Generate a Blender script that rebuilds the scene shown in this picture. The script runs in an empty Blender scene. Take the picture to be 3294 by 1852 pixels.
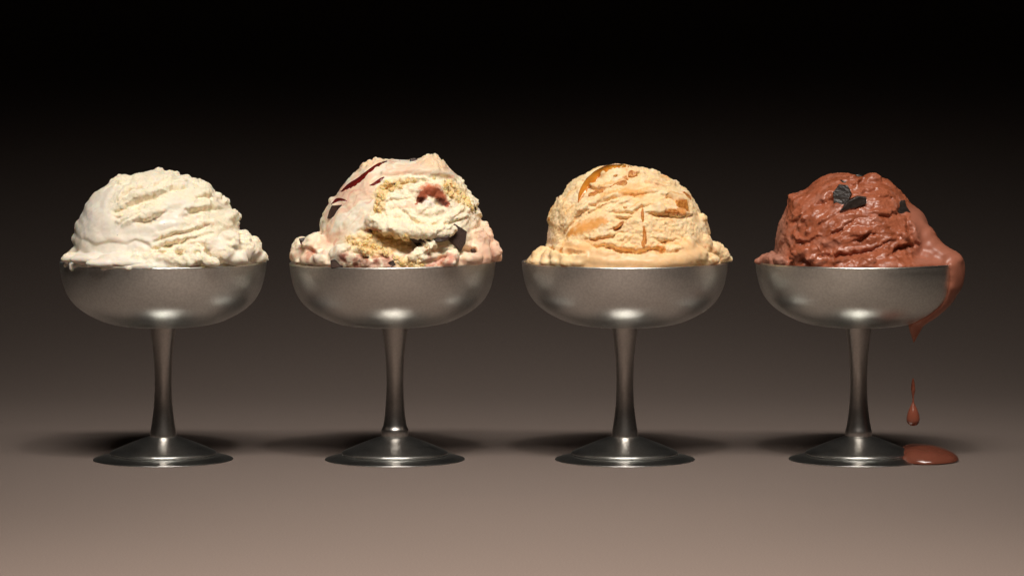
import bpy, bmesh, math, random
import numpy as np
from mathutils import Vector, Matrix, Euler
from mathutils.bvhtree import BVHTree

scene = bpy.context.scene
COL = scene.collection

# ------------------------------------------------------------------ measures
# 1 source pixel of the photograph = 1/PX metre in the plane of the dishes (y = 0)
PX = 6652.0
DIST = 1.9            # camera to the row of dishes
CAMH = 0.215          # camera height over the floor
CX, CY = 1647.0, 926.0
FLOOR_ROW = 1476.0
WIDTH = 3294.0 / PX

# ------------------------------------------------------------------ camera
cam_d = bpy.data.cameras.new("camera")
cam_d.sensor_width = 36.0
cam_d.lens = 36.0 * DIST / WIDTH
cam_d.shift_y = ((FLOOR_ROW - CY) / PX - CAMH) / WIDTH
cam_d.clip_start = 0.05
cam_d.clip_end = 50.0
cam = bpy.data.objects.new("camera", cam_d)
cam.location = (0, -DIST, CAMH)
cam.rotation_euler = (math.radians(90), 0, 0)
COL.objects.link(cam)
scene.camera = cam

# ------------------------------------------------------------------ world, lamps, exposure
world = bpy.data.worlds.new("World")
scene.world = world
world.use_nodes = True
world.node_tree.nodes["Background"].inputs[0].default_value = (1.0, 0.86, 0.74, 1)
world.node_tree.nodes["Background"].inputs[1].default_value = 0.0006

def aim(o, target):
    o.rotation_euler = (Vector(target) - o.location).to_track_quat('-Z', 'Y').to_euler()

def spot(name, loc, target, power, size, blend, radius, color):
    d = bpy.data.lights.new(name, 'SPOT')
    d.energy = power; d.spot_size = math.radians(size); d.spot_blend = blend
    d.shadow_soft_size = radius; d.color = color
    o = bpy.data.objects.new(name, d); COL.objects.link(o)
    o.location = loc; aim(o, target); return o

def area(name, loc, target, power, sx, sy, color, spread=180):
    d = bpy.data.lights.new(name, 'AREA')
    d.shape = 'RECTANGLE'; d.size = sx; d.size_y = sy
    d.energy = power; d.color = color; d.spread = math.radians(spread)
    o = bpy.data.objects.new(name, d); COL.objects.link(o)
    o.location = loc; aim(o, target); return o

WARM = (1.0, 0.90, 0.78)
area("key_softbox", (0.03, -0.66, 1.00), (0.0, -0.04, 0.05), 1.80, 0.90, 0.12, (1.0, 0.935, 0.86), 56)
spot("key_spot", (0.07, -0.64, 1.08), (0.0, 0.0, 0.12), 11, 34, 1.0, 0.04, (1.0, 0.94, 0.87))
spot("table_spot", (0.0, -1.42, 1.20), (0.0, -0.72, 0.0), 265, 41, 1.0, 0.12, (1.0, 0.90, 0.80))

scene.view_settings.view_transform = 'Standard'
scene.view_settings.look = 'None'
scene.view_settings.exposure = 0.0
scene.view_settings.gamma = 1.0
scene.render.engine = 'CYCLES'
scene.cycles.use_denoising = True
scene.cycles.max_bounces = 10

# ------------------------------------------------------------------ numpy noise
def _hash(ix, iy, iz, seed):
    h = (ix.astype(np.uint32) * np.uint32(374761393) + iy.astype(np.uint32) * np.uint32(668265263)
         + iz.astype(np.uint32) * np.uint32(2246822519) + np.uint32((seed * 3266489917) & 0xffffffff))
    h = (h ^ (h >> np.uint32(13))) * np.uint32(1274126177)
    h = (h ^ (h >> np.uint32(16))) * np.uint32(2654435761)
    return h ^ (h >> np.uint32(15))

def noise3(x, y, z, seed=0):
    x = np.asarray(x, float); y = np.asarray(y, float) + 0 * x; z = np.asarray(z, float) + 0 * x
    fx, fy, fz = np.floor(x), np.floor(y), np.floor(z)
    ix, iy, iz = fx.astype(np.int64), fy.astype(np.int64), fz.astype(np.int64)
    dx, dy, dz = x - fx, y - fy, z - fz
    u = dx * dx * dx * (dx * (dx * 6 - 15) + 10)
    v = dy * dy * dy * (dy * (dy * 6 - 15) + 10)
    w = dz * dz * dz * (dz * (dz * 6 - 15) + 10)
    out = np.zeros_like(dx)
    for a in (0, 1):
        for b in (0, 1):
            for c in (0, 1):
                h = _hash(ix + a, iy + b, iz + c, seed)
                gx = ((h & np.uint32(1023)).astype(float) / 511.5 - 1)
                gy = (((h >> np.uint32(10)) & np.uint32(1023)).astype(float) / 511.5 - 1)
                gz = (((h >> np.uint32(20)) & np.uint32(1023)).astype(float) / 511.5 - 1)
                g = gx * (dx - a) + gy * (dy - b) + gz * (dz - c)
                out += g * (u if a else 1 - u) * (v if b else 1 - v) * (w if c else 1 - w)
    return out * 1.25

def fbm(x, y, z, oct=4, seed=0, gain=0.5, lac=2.03):
    s = 0; a = 1.0; f = 1.0; t = 0
    for i in range(oct):
        s = s + a * noise3(x * f, y * f, z * f, seed + i * 17); t += a
        a *= gain; f *= lac
    return s / t * 1.3

def billow(x, y, z, oct=3, seed=0):
    s = 0; a = 1.0; f = 1.0; t = 0
    for i in range(oct):
        s = s + a * np.abs(noise3(x * f, y * f, z * f, seed + i * 13)); t += a
        a *= 0.5; f *= 2.05
    return s / t * 2.0

def worley(x, y, z, seed=0):
    fx, fy, fz = np.floor(x), np.floor(y), np.floor(z)
    ix, iy, iz = fx.astype(np.int64), fy.astype(np.int64), fz.astype(np.int64)
    best = np.full_like(x, 9.0)
    for a in (-1, 0, 1):
        for b in (-1, 0, 1):
            for c in (-1, 0, 1):
                h = _hash(ix + a, iy + b, iz + c, seed)
                px = fx + a + (h & np.uint32(1023)) / 1023.0
                py = fy + b + ((h >> np.uint32(10)) & np.uint32(1023)) / 1023.0
                pz = fz + c + ((h >> np.uint32(20)) & np.uint32(1023)) / 1023.0
                d = (px - x) ** 2 + (py - y) ** 2 + (pz - z) ** 2
                best = np.minimum(best, d)
    return np.sqrt(best)

def sstep(a, b, x):
    t = np.clip((x - a) / (b - a), 0, 1)
    return t * t * (3 - 2 * t)

# ------------------------------------------------------------------ mesh helpers
def link(name, me, mat=None, parent=None):
    o = bpy.data.objects.new(name, me)
    COL.objects.link(o)
    if mat is not None:
        me.materials.append(mat)
    if parent is not None:
        o.parent = parent
    return o

def thing(name, label, cat, loc, group=None):
    o = bpy.data.objects.new(name, None)
    o.empty_display_size = 0.01
    COL.objects.link(o)
    o.location = loc
    o["label"] = label; o["category"] = cat
    if group: o["group"] = group
    return o

def smooth(me):
    me.polygons.foreach_set("use_smooth", [True] * len(me.polygons))
    me.update()

def pydata(name, V, F):
    me = bpy.data.meshes.new(name)
    me.from_pydata([tuple(v) for v in V], [], F)
    me.update()
    return me

def quad_mesh(name, V, F):
    me = bpy.data.meshes.new(name)
    n = len(F)
    me.vertices.add(len(V)); me.vertices.foreach_set("co", np.asarray(V, np.float32).ravel())
    me.loops.add(n * 4); me.loops.foreach_set("vertex_index", np.asarray(F, np.int32).ravel())
    me.polygons.add(n)
    me.polygons.foreach_set("loop_start", np.arange(0, n * 4, 4, dtype=np.int32))
    me.polygons.foreach_set("loop_total", np.full(n, 4, np.int32))
    me.update(calc_edges=True)
    return me

def catmull(pts, n=6):
    P = [np.array(p, float) for p in pts]
    out = []
    for i in range(len(P) - 1):
        p0 = P[max(i - 1, 0)]; p1 = P[i]; p2 = P[i + 1]; p3 = P[min(i + 2, len(P) - 1)]
        for k in range(n):
            t = k / n
            out.append(0.5 * ((2 * p1) + (-p0 + p2) * t + (2 * p0 - 5 * p1 + 4 * p2 - p3) * t * t
                              + (-p0 + 3 * p1 - 3 * p2 + p3) * t ** 3))
    out.append(P[-1])
    return np.array(out)

def lathe(name, prof, mat, parent, seg=128, loc=(0, 0, 0), closed=False):
    V = []; F = []
    n = len(prof)
    for (r, z) in prof:
        r = max(r, 1e-5)
        for k in range(seg):
            a = 2 * math.pi * k / seg
            V.append((r * math.cos(a), r * math.sin(a), z))
    for i in range(n - 1 + (1 if closed else 0)):
        j = (i + 1) % n
        for k in range(seg):
            l = (k + 1) % seg
            F.append((i * seg + k, i * seg + l, j * seg + l, j * seg + k))
    me = pydata(name, V, F)
    smooth(me)
    o = link(name, me, mat, parent)
    o.location = loc
    return o

def remesh(pieces, voxel, smooth_it=1, smooth_f=0.5):
    """pieces: list of (V, F) closed shells -> union as a quad mesh (V, F arrays)"""
    V = []; F = []; o0 = 0
    for v, f in pieces:
        V.extend([tuple(p) for p in v]); F.extend([tuple(i + o0 for i in q) for q in f]); o0 += len(v)
    me = pydata("tmp", V, F)
    return remesh_mesh(me, voxel, smooth_it, smooth_f)

def remesh_mesh(me, voxel, smooth_it=1, smooth_f=0.5):
    o = bpy.data.objects.new("tmp", me); COL.objects.link(o)
    m = o.modifiers.new("r", 'REMESH'); m.mode = 'VOXEL'; m.voxel_size = voxel; m.adaptivity = 0
    if smooth_it:
        s = o.modifiers.new("s", 'SMOOTH'); s.factor = smooth_f; s.iterations = smooth_it
    dg = bpy.context.evaluated_depsgraph_get()
    e = o.evaluated_get(dg).to_mesh()
    nv = len(e.vertices); V = np.empty(nv * 3, np.float32); e.vertices.foreach_get("co", V)
    nl = len(e.loops); L = np.empty(nl, np.int32); e.loops.foreach_get("vertex_index", L)
    ok = nl == 4 * len(e.polygons)
    assert ok
    o.evaluated_get(dg).to_mesh_clear()
    bpy.data.objects.remove(o); bpy.data.meshes.remove(me)
    return V.reshape(-1, 3).astype(float), L.reshape(-1, 4)

def normals(V, F):
    a = V[F[:, 2]] - V[F[:, 0]]; b = V[F[:, 3]] - V[F[:, 1]]
    fn = np.cross(a, b)
    N = np.zeros_like(V)
    for k in range(4):
        for c in range(3):
            N[:, c] += np.bincount(F[:, k], weights=fn[:, c], minlength=len(V))
    N /= np.maximum(np.linalg.norm(N, axis=1, keepdims=True), 1e-12)
    return N

def blob(c, r, seed=0, amp=0.18, rot=(0, 0, 0), nu=22, nv=14, freq=1.6):
    V = []; F = []
    th = np.linspace(0, 2 * np.pi, nu, endpoint=False)
    D = [np.array([[0, 0, 1.0]])]
    for j in range(1, nv):
        p = math.pi * j / nv
        D.append(np.stack([np.cos(th) * math.sin(p), np.sin(th) * math.sin(p), np.full(nu, math.cos(p))], 1))
    D.append(np.array([[0, 0, -1.0]]))
    D = np.concatenate(D)
    k = 1 + amp * fbm(D[:, 0] * freq + seed * 3.1, D[:, 1] * freq, D[:, 2] * freq, 3, seed)
    P = D * k[:, None] * np.array(r)
    R = np.array(Euler(rot).to_matrix())
    P = P @ R.T + np.array(c)
    for k in range(nu):
        F.append((0, 1 + k, 1 + (k + 1) % nu))
    for j in range(nv - 2):
        for k in range(nu):
            a = 1 + j * nu + k; b = 1 + j * nu + (k + 1) % nu
            F.append((a, a + nu, b + nu, b))
    e = len(P) - 1; a0 = 1 + (nv - 2) * nu
    for k in range(nu):
        F.append((e, a0 + (k + 1) % nu, a0 + k))
    return P, F

def sweep(path, axA, axB, ra, rb, n=20):
    """closed tube: path (m,3), per-point cross axes and radii"""
    m = len(path); V = []; F = []
    for i in range(m):
        for k in range(n):
            t = 2 * math.pi * k / n
            V.append(path[i] + axA[i] * ra[i] * math.cos(t) + axB[i] * rb[i] * math.sin(t))
    for i in range(m - 1):
        for k in range(n):
            l = (k + 1) % n
            F.append((i * n + k, i * n + l, (i + 1) * n + l, (i + 1) * n + k))
    F.append(tuple(range(n - 1, -1, -1)))
    F.append(tuple((m - 1) * n + k for k in range(n)))
    V = np.array(V)
    # outward orientation check
    c = V.mean(0); vol = 0
    for f in F[:-2]:
        vol += np.dot(V[f[0]] - c, np.cross(V[f[1]] - c, V[f[2]] - c)) + np.dot(V[f[0]] - c, np.cross(V[f[2]] - c, V[f[3]] - c))
    if vol < 0:
        F = [tuple(reversed(f)) for f in F]
    return V, F

# ------------------------------------------------------------------ photo pixel <-> place
def unproj(sx, sy, y):
    k = (DIST + y) / DIST
    return np.array([(sx - CX) / PX * k, y, CAMH - (CAMH - (FLOOR_ROW - sy) / PX) * k])

def proj(P):
    k = DIST / (DIST + P[:, 1])
    return CX + PX * P[:, 0] * k, FLOOR_ROW - PX * (CAMH - (CAMH - P[:, 2]) * k)

# ------------------------------------------------------------------ feature fields (2-D pattern on the front)
def pl_dist(U, V, pts):
    pts = np.array(pts, float)
    best = np.full_like(U, 1e9); sg = np.zeros_like(U)
    ex = np.zeros((len(U), pts.shape[1] - 2)) if pts.shape[1] > 2 else None
    for i in range(len(pts) - 1):
        a = pts[i]; b = pts[i + 1]; d = b[:2] - a[:2]; L = d @ d
        t = np.clip(((U - a[0]) * d[0] + (V - a[1]) * d[1]) / L, 0, 1)
        dx = U - (a[0] + t * d[0]); dy = V - (a[1] + t * d[1])
        q = np.hypot(dx, dy); m = q < best
        best = np.where(m, q, best)
        cr = d[0] * dy - d[1] * dx          # >0 : below (image v grows downwards) for left-to-right lines
        sg = np.where(m, np.sign(cr), sg)
        if ex is not None:
            e = a[2:] + t[:, None] * (b[2:] - a[2:])
            ex[m] = e[m]
    return best, sg, ex

def groove(U, V, pts, kind='ledge'):
    """height change in mm (negative = recess); pts rows x, y, width, depth(mm)"""
    d, sg, ex = pl_dist(U, V, pts)
    w = np.maximum(ex[:, 0], 1e-3); dep = ex[:, 1]
    if kind == 'v':
        return -dep * np.exp(-(d / w) ** 2 * 2.2)
    if kind == 'ridge':
        return dep * np.exp(-(d / w) ** 2 * 2.2)
    q = d * sg / w
    f = np.where(q >= 0, np.clip(1 - q, 0, 1) ** 1.3, np.clip(1 + q / 0.22, 0, 1))
    lip = 0.35 * np.exp(-((q + 0.55) / 0.4) ** 2)
    return dep * (lip - f)

def line_mask(U, V, pts, soft=0.35):
    d, sg, ex = pl_dist(U, V, pts)
    w = np.maximum(ex[:, 0], 1e-3)
    return 1 - sstep(1 - soft, 1 + soft, d / w)

def poly_mask(U, V, poly, soft=40):
    P = np.array(poly, float); n = len(P)
    inside = np.zeros(len(U), bool); best = np.full_like(U, 1e9)
    for i in range(n):
        a = P[i]; b = P[(i + 1) % n]
        c = ((a[1] > V) != (b[1] > V)) & (U < (b[0] - a[0]) * (V - a[1]) / (b[1] - a[1] + 1e-9) + a[0])
        inside ^= c
        d = b - a; t = np.clip(((U - a[0]) * d[0] + (V - a[1]) * d[1]) / (d @ d), 0, 1)
        best = np.minimum(best, np.hypot(U - a[0] - t * d[0], V - a[1] - t * d[1]))
    s = np.where(inside, best, -best)
    return sstep(-soft, soft, s)

def ell(U, V, cx, cy, rx, ry, rot=0, soft=0.4):
    c, s = math.cos(math.radians(rot)), math.sin(math.radians(rot))
    a = ((U - cx) * c + (V - cy) * s) / rx; b = (-(U - cx) * s + (V - cy) * c) / ry
    return 1 - sstep(1 - soft, 1 + soft, np.hypot(a, b))

def mix(C, c, m):
    return C * (1 - m[:, None]) + np.array(c)[None, :] * m[:, None]

# ------------------------------------------------------------------ materials
def new_mat(name):
    m = bpy.data.materials.new(name); m.use_nodes = True
    nt = m.node_tree
    return m, nt, nt.nodes["Principled BSDF"]

def mat_ice(name, sss=0.5, scale=0.003, radius=(1.0, 0.55, 0.3), grain=0.35, spec=0.35, gscale=1500):
    m, nt, b = new_mat(name)
    a = nt.nodes.new("ShaderNodeAttribute"); a.attribute_name = "tint"
    r = nt.nodes.new("ShaderNodeAttribute"); r.attribute_name = "surf"
    sep = nt.nodes.new("ShaderNodeSeparateColor")
    nt.links.new(r.outputs["Color"], sep.inputs[0])
    tc = nt.nodes.new("ShaderNodeTexCoord")
    n1 = nt.nodes.new("ShaderNodeTexNoise"); n1.inputs["Scale"].default_value = gscale
    n1.inputs["Detail"].default_value = 3
    nt.links.new(tc.outputs["Object"], n1.inputs["Vector"])
    mul = nt.nodes.new("ShaderNodeMath"); mul.operation = 'MULTIPLY'; mul.inputs[1].default_value = grain
    nt.links.new(sep.outputs[1], mul.inputs[0])
    bp = nt.nodes.new("ShaderNodeBump"); bp.inputs["Distance"].default_value = 0.0005
    nt.links.new(n1.outputs["Fac"], bp.inputs["Height"]); nt.links.new(mul.outputs[0], bp.inputs["Strength"])
    nt.links.new(bp.outputs[0], b.inputs["Normal"])
    nt.links.new(a.outputs["Color"], b.inputs["Base Color"])
    nt.links.new(sep.outputs[0], b.inputs["Roughness"])
    b.inputs["Subsurface Weight"].default_value = sss
    b.inputs["Subsurface Radius"].default_value = radius
    b.inputs["Subsurface Scale"].default_value = scale
    b.inputs["IOR"].default_value = 1.38
    b.inputs["Specular IOR Level"].default_value = spec
    return m

def mat_plain(name, col, rough=0.5, sss=0.0, noise_amt=0.25, noise_scale=600, bump=0.3, col2=None, spec=0.4, coat=0.0):
    m, nt, b = new_mat(name)
    tc = nt.nodes.new("ShaderNodeTexCoord")
    n1 = nt.nodes.new("ShaderNodeTexNoise"); n1.inputs["Scale"].default_value = noise_scale; n1.inputs["Detail"].default_value = 4
    nt.links.new(tc.outputs["Object"], n1.inputs["Vector"])
    ramp = nt.nodes.new("ShaderNodeValToRGB")
    c2 = col2 or tuple(c * (1 - noise_amt) for c in col)
    ramp.color_ramp.elements[0].position = 0.35; ramp.color_ramp.elements[0].color = (*c2, 1)
    ramp.color_ramp.elements[1].position = 0.65; ramp.color_ramp.elements[1].color = (*col, 1)
    nt.links.new(n1.outputs["Fac"], ramp.inputs[0])
    nt.links.new(ramp.outputs[0], b.inputs["Base Color"])
    n2 = nt.nodes.new("ShaderNodeTexNoise"); n2.inputs["Scale"].default_value = noise_scale * 3; n2.inputs["Detail"].default_value = 3
    nt.links.new(tc.outputs["Object"], n2.inputs["Vector"])
    bp = nt.nodes.new("ShaderNodeBump"); bp.inputs["Distance"].default_value = 0.0004; bp.inputs["Strength"].default_value = bump
    nt.links.new(n2.outputs["Fac"], bp.inputs["Height"]); nt.links.new(bp.outputs[0], b.inputs["Normal"])
    b.inputs["Roughness"].default_value = rough
    b.inputs["Specular IOR Level"].default_value = spec
    b.inputs["Coat Weight"].default_value = coat
    b.inputs["Coat Roughness"].default_value = 0.12
    b.inputs["Subsurface Weight"].default_value = sss
    b.inputs["Subsurface Scale"].default_value = 0.002
    return m

def mat_metal(name, col, rough, seed, streak=1.0, vary=0.16):
    m, nt, b = new_mat(name)
    tc = nt.nodes.new("ShaderNodeTexCoord")
    mp = nt.nodes.new("ShaderNodeMapping"); mp.inputs["Scale"].default_value = (1, 1, 5); mp.inputs["Location"].default_value = (seed, seed * .7, 0)
    nt.links.new(tc.outputs["Object"], mp.inputs[0])
    n1 = nt.nodes.new("ShaderNodeTexNoise"); n1.inputs["Scale"].default_value = 90; n1.inputs["Detail"].default_value = 6
    nt.links.new(mp.outputs[0], n1.inputs["Vector"])
    mr = nt.nodes.new("ShaderNodeMapRange")
    mr.inputs["From Min"].default_value = 0.3; mr.inputs["From Max"].default_value = 0.7
    mr.inputs["To Min"].default_value = rough * (1 - vary); mr.inputs["To Max"].default_value = rough * (1 + vary)
    nt.links.new(n1.outputs["Fac"], mr.inputs[0]); nt.links.new(mr.outputs[0], b.inputs["Roughness"])
    n2 = nt.nodes.new("ShaderNodeTexNoise"); n2.inputs["Scale"].default_value = 900; n2.inputs["Detail"].default_value = 4
    nt.links.new(tc.outputs["Object"], n2.inputs["Vector"])
    ramp = nt.nodes.new("ShaderNodeValToRGB")
    ramp.color_ramp.elements[0].position = 0.3; ramp.color_ramp.elements[0].color = (*[c * 0.82 for c in col], 1)
    ramp.color_ramp.elements[1].position = 0.7; ramp.color_ramp.elements[1].color = (*col, 1)
    nt.links.new(n2.outputs["Fac"], ramp.inputs[0]); nt.links.new(ramp.outputs[0], b.inputs["Base Color"])
    bp = nt.nodes.new("ShaderNodeBump"); bp.inputs["Distance"].default_value = 0.0002; bp.inputs["Strength"].default_value = 0.06 * streak
    nt.links.new(n2.outputs["Fac"], bp.inputs["Height"]); nt.links.new(bp.outputs[0], b.inputs["Normal"])
    b.inputs["Metallic"].default_value = 1.0
    return m

# ------------------------------------------------------------------ backdrop sweep
def build_backdrop():
    prof = []
    y = -2.6
    while y < 0.30:
        prof.append((y, 0.0)); y += 0.1
    R = 1.0
    for k in range(41):
        a = math.radians(90 * k / 40)
        prof.append((0.30 + R * math.sin(a), R - R * math.cos(a)))
    prof.append((1.30, 1.5)); prof.append((1.30, 2.2))
    V = []; F = []; n = 9
    for (yy, zz) in prof:
        for k in range(n):
            V.append((-2.2 + 4.4 * k / (n - 1), yy, zz))
    for i in range(len(prof) - 1):
        for k in range(n - 1):
            F.append((i * n + k, i * n + k + 1, (i + 1) * n + k + 1, (i + 1) * n + k))
    me = pydata("backdrop", V, F); smooth(me)
    m, nt, b = new_mat("backdrop_paper")
    tc = nt.nodes.new("ShaderNodeTexCoord")
    n1 = nt.nodes.new("ShaderNodeTexNoise"); n1.inputs["Scale"].default_value = 1300; n1.inputs["Detail"].default_value = 2
    nt.links.new(tc.outputs["Object"], n1.inputs["Vector"])
    ramp = nt.nodes.new("ShaderNodeValToRGB")
    ramp.color_ramp.elements[0].position = 0.3; ramp.color_ramp.elements[0].color = (0.148, 0.117, 0.102, 1)
    ramp.color_ramp.elements[1].position = 0.7; ramp.color_ramp.elements[1].color = (0.184, 0.146, 0.128, 1)
    nt.links.new(n1.outputs["Fac"], ramp.inputs[0]); nt.links.new(ramp.outputs[0], b.inputs["Base Color"])
    b.inputs["Roughness"].default_value = 0.9
    b.inputs["Specular IOR Level"].default_value = 0.15
    o = link("backdrop", me, m)
    o["kind"] = "structure"
    return o
build_backdrop()

# ------------------------------------------------------------------ dishes
RIM_Z = 0.0956
M_BOWL = [mat_metal("satin_metal_bowl_%d" % i, c, r, i * 3.3, 1.0, 0.09) for i, (c, r) in enumerate([
    ((0.88, 0.89, 0.85), 0.35), ((0.83, 0.81, 0.76), 0.37), ((0.85, 0.84, 0.80), 0.36), ((0.86, 0.87, 0.82), 0.34)])]
M_STEM = mat_metal("stem_metal", (0.52, 0.49, 0.46), 0.30, 1.7, 0.15, 0.05)
M_FOOT = mat_metal("foot_metal", (0.60, 0.60, 0.58), 0.30, 4.1, 0.15, 0.08)

def P2(hw, row):
    return (hw / PX, (FLOOR_ROW - row) / PX)

def make_dish(i, x, label, collar, tilt=0.0):
    t = thing("dessert_dish", label, "dish", (x, 0, 0), "metal footed dishes in a row")
    outer = [(0.0002, 0.0634), (0.0063, 0.06355), (0.0180, 0.0645), (0.0269, 0.0661), (0.0343, 0.0692), (0.0401, 0.0728),
             (0.0446, 0.0773), (0.0475, 0.0828), (0.0491, 0.0890), (0.0497, 0.0935), (0.0499, 0.0950)]
    out = [tuple(p) for p in catmull(outer, 6)]
    lip = []
    for k in range(1, 9):
        a = math.pi * k / 8
        lip.append((0.0493 + 0.0006 * math.cos(a), 0.0951 + 0.0006 * math.sin(a)))
    inner = [(0.0486, 0.0935), (0.0480, 0.0890), (0.0464, 0.0832), (0.0435, 0.0781), (0.0392, 0.0739), (0.0337, 0.0704),
             (0.0264, 0.0674), (0.0178, 0.0658), (0.0060, 0.0649), (0.0002, 0.0648)]
    inn = [tuple(p) for p in catmull(inner, 4)]
    bowl = lathe("bowl", out + lip + inn, M_BOWL[i], t, 160)
    bowl.rotation_euler = (0, math.radians(tilt), 0)
    st = [P2(43.5, 1047), P2(42, 1053), P2(40, 1070), P2(36, 1095), P2(31.5, 1135), P2(29, 1165), P2(27.3, 1212), P2(27.8, 1261), P2(30.6, 1310)]
    if collar == 2:
        st += [P2(34, 1345), P2(38, 1368), P2(43, 1380), P2(44, 1390), P2(43.5, 1397), P2(42.5, 1402), P2(41, 1404.5), P2(37, 1405)]
    elif collar == 1:
        st += [P2(36, 1352), P2(39.5, 1372), P2(42.5, 1384), P2(43, 1392), P2(42.6, 1399), P2(41, 1402), P2(37, 1403)]
    else:
        st += [P2(36.8, 1359), P2(40.5, 1382), P2(42.2, 1396), P2(42.4, 1402), P2(41, 1404), P2(37, 1404.5)]
    lathe("stem", [tuple(p) for p in catmull(st, 5)], M_STEM, t, 96)
    foot = [P2(30, 1401), P2(41.5, 1402), P2(60, 1406.5), P2(85, 1415.5), P2(115, 1427.5), P2(145, 1440), P2(162, 1447.5), P2(168.5, 1451.0),
            P2(171.0, 1453.5), P2(171.5, 1456.5), P2(169.5, 1459.4), P2(166.6, 1460.8), P2(170, 1461.6), P2(175, 1461.2), P2(190, 1464), P2(208, 1469), P2(219, 1472), P2(223, 1473.2),
            P2(224, 1474.6), P2(222.5, 1475.6), P2(214, 1475.9), P2(100, 1475.9), P2(2, 1475.9)]
    lathe("foot", [tuple(p) for p in catmull(foot, 4)], M_FOOT, t, 160)
    return t

DX = [(525 - CX) / PX, (1270.5 - CX) / PX, (2010 - CX) / PX, (2762 - CX) / PX]
make_dish(0, DX[0], "leftmost tarnished silver footed dish holding white vanilla ice cream", 0)
make_dish(1, DX[1], "silver footed dish under the ice cream with chocolate chunks and cake crumbs", 2, -0.7)
make_dish(2, DX[2], "silver footed dish under the caramel coloured ice cream, third from left", 0)
make_dish(3, DX[3], "rightmost silver footed dish with chocolate ice cream dripping down its side", 1)
# ------------------------------------------------------------------ ice cream
MM = 0.001
BASE_Z = RIM_Z - 0.012

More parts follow.
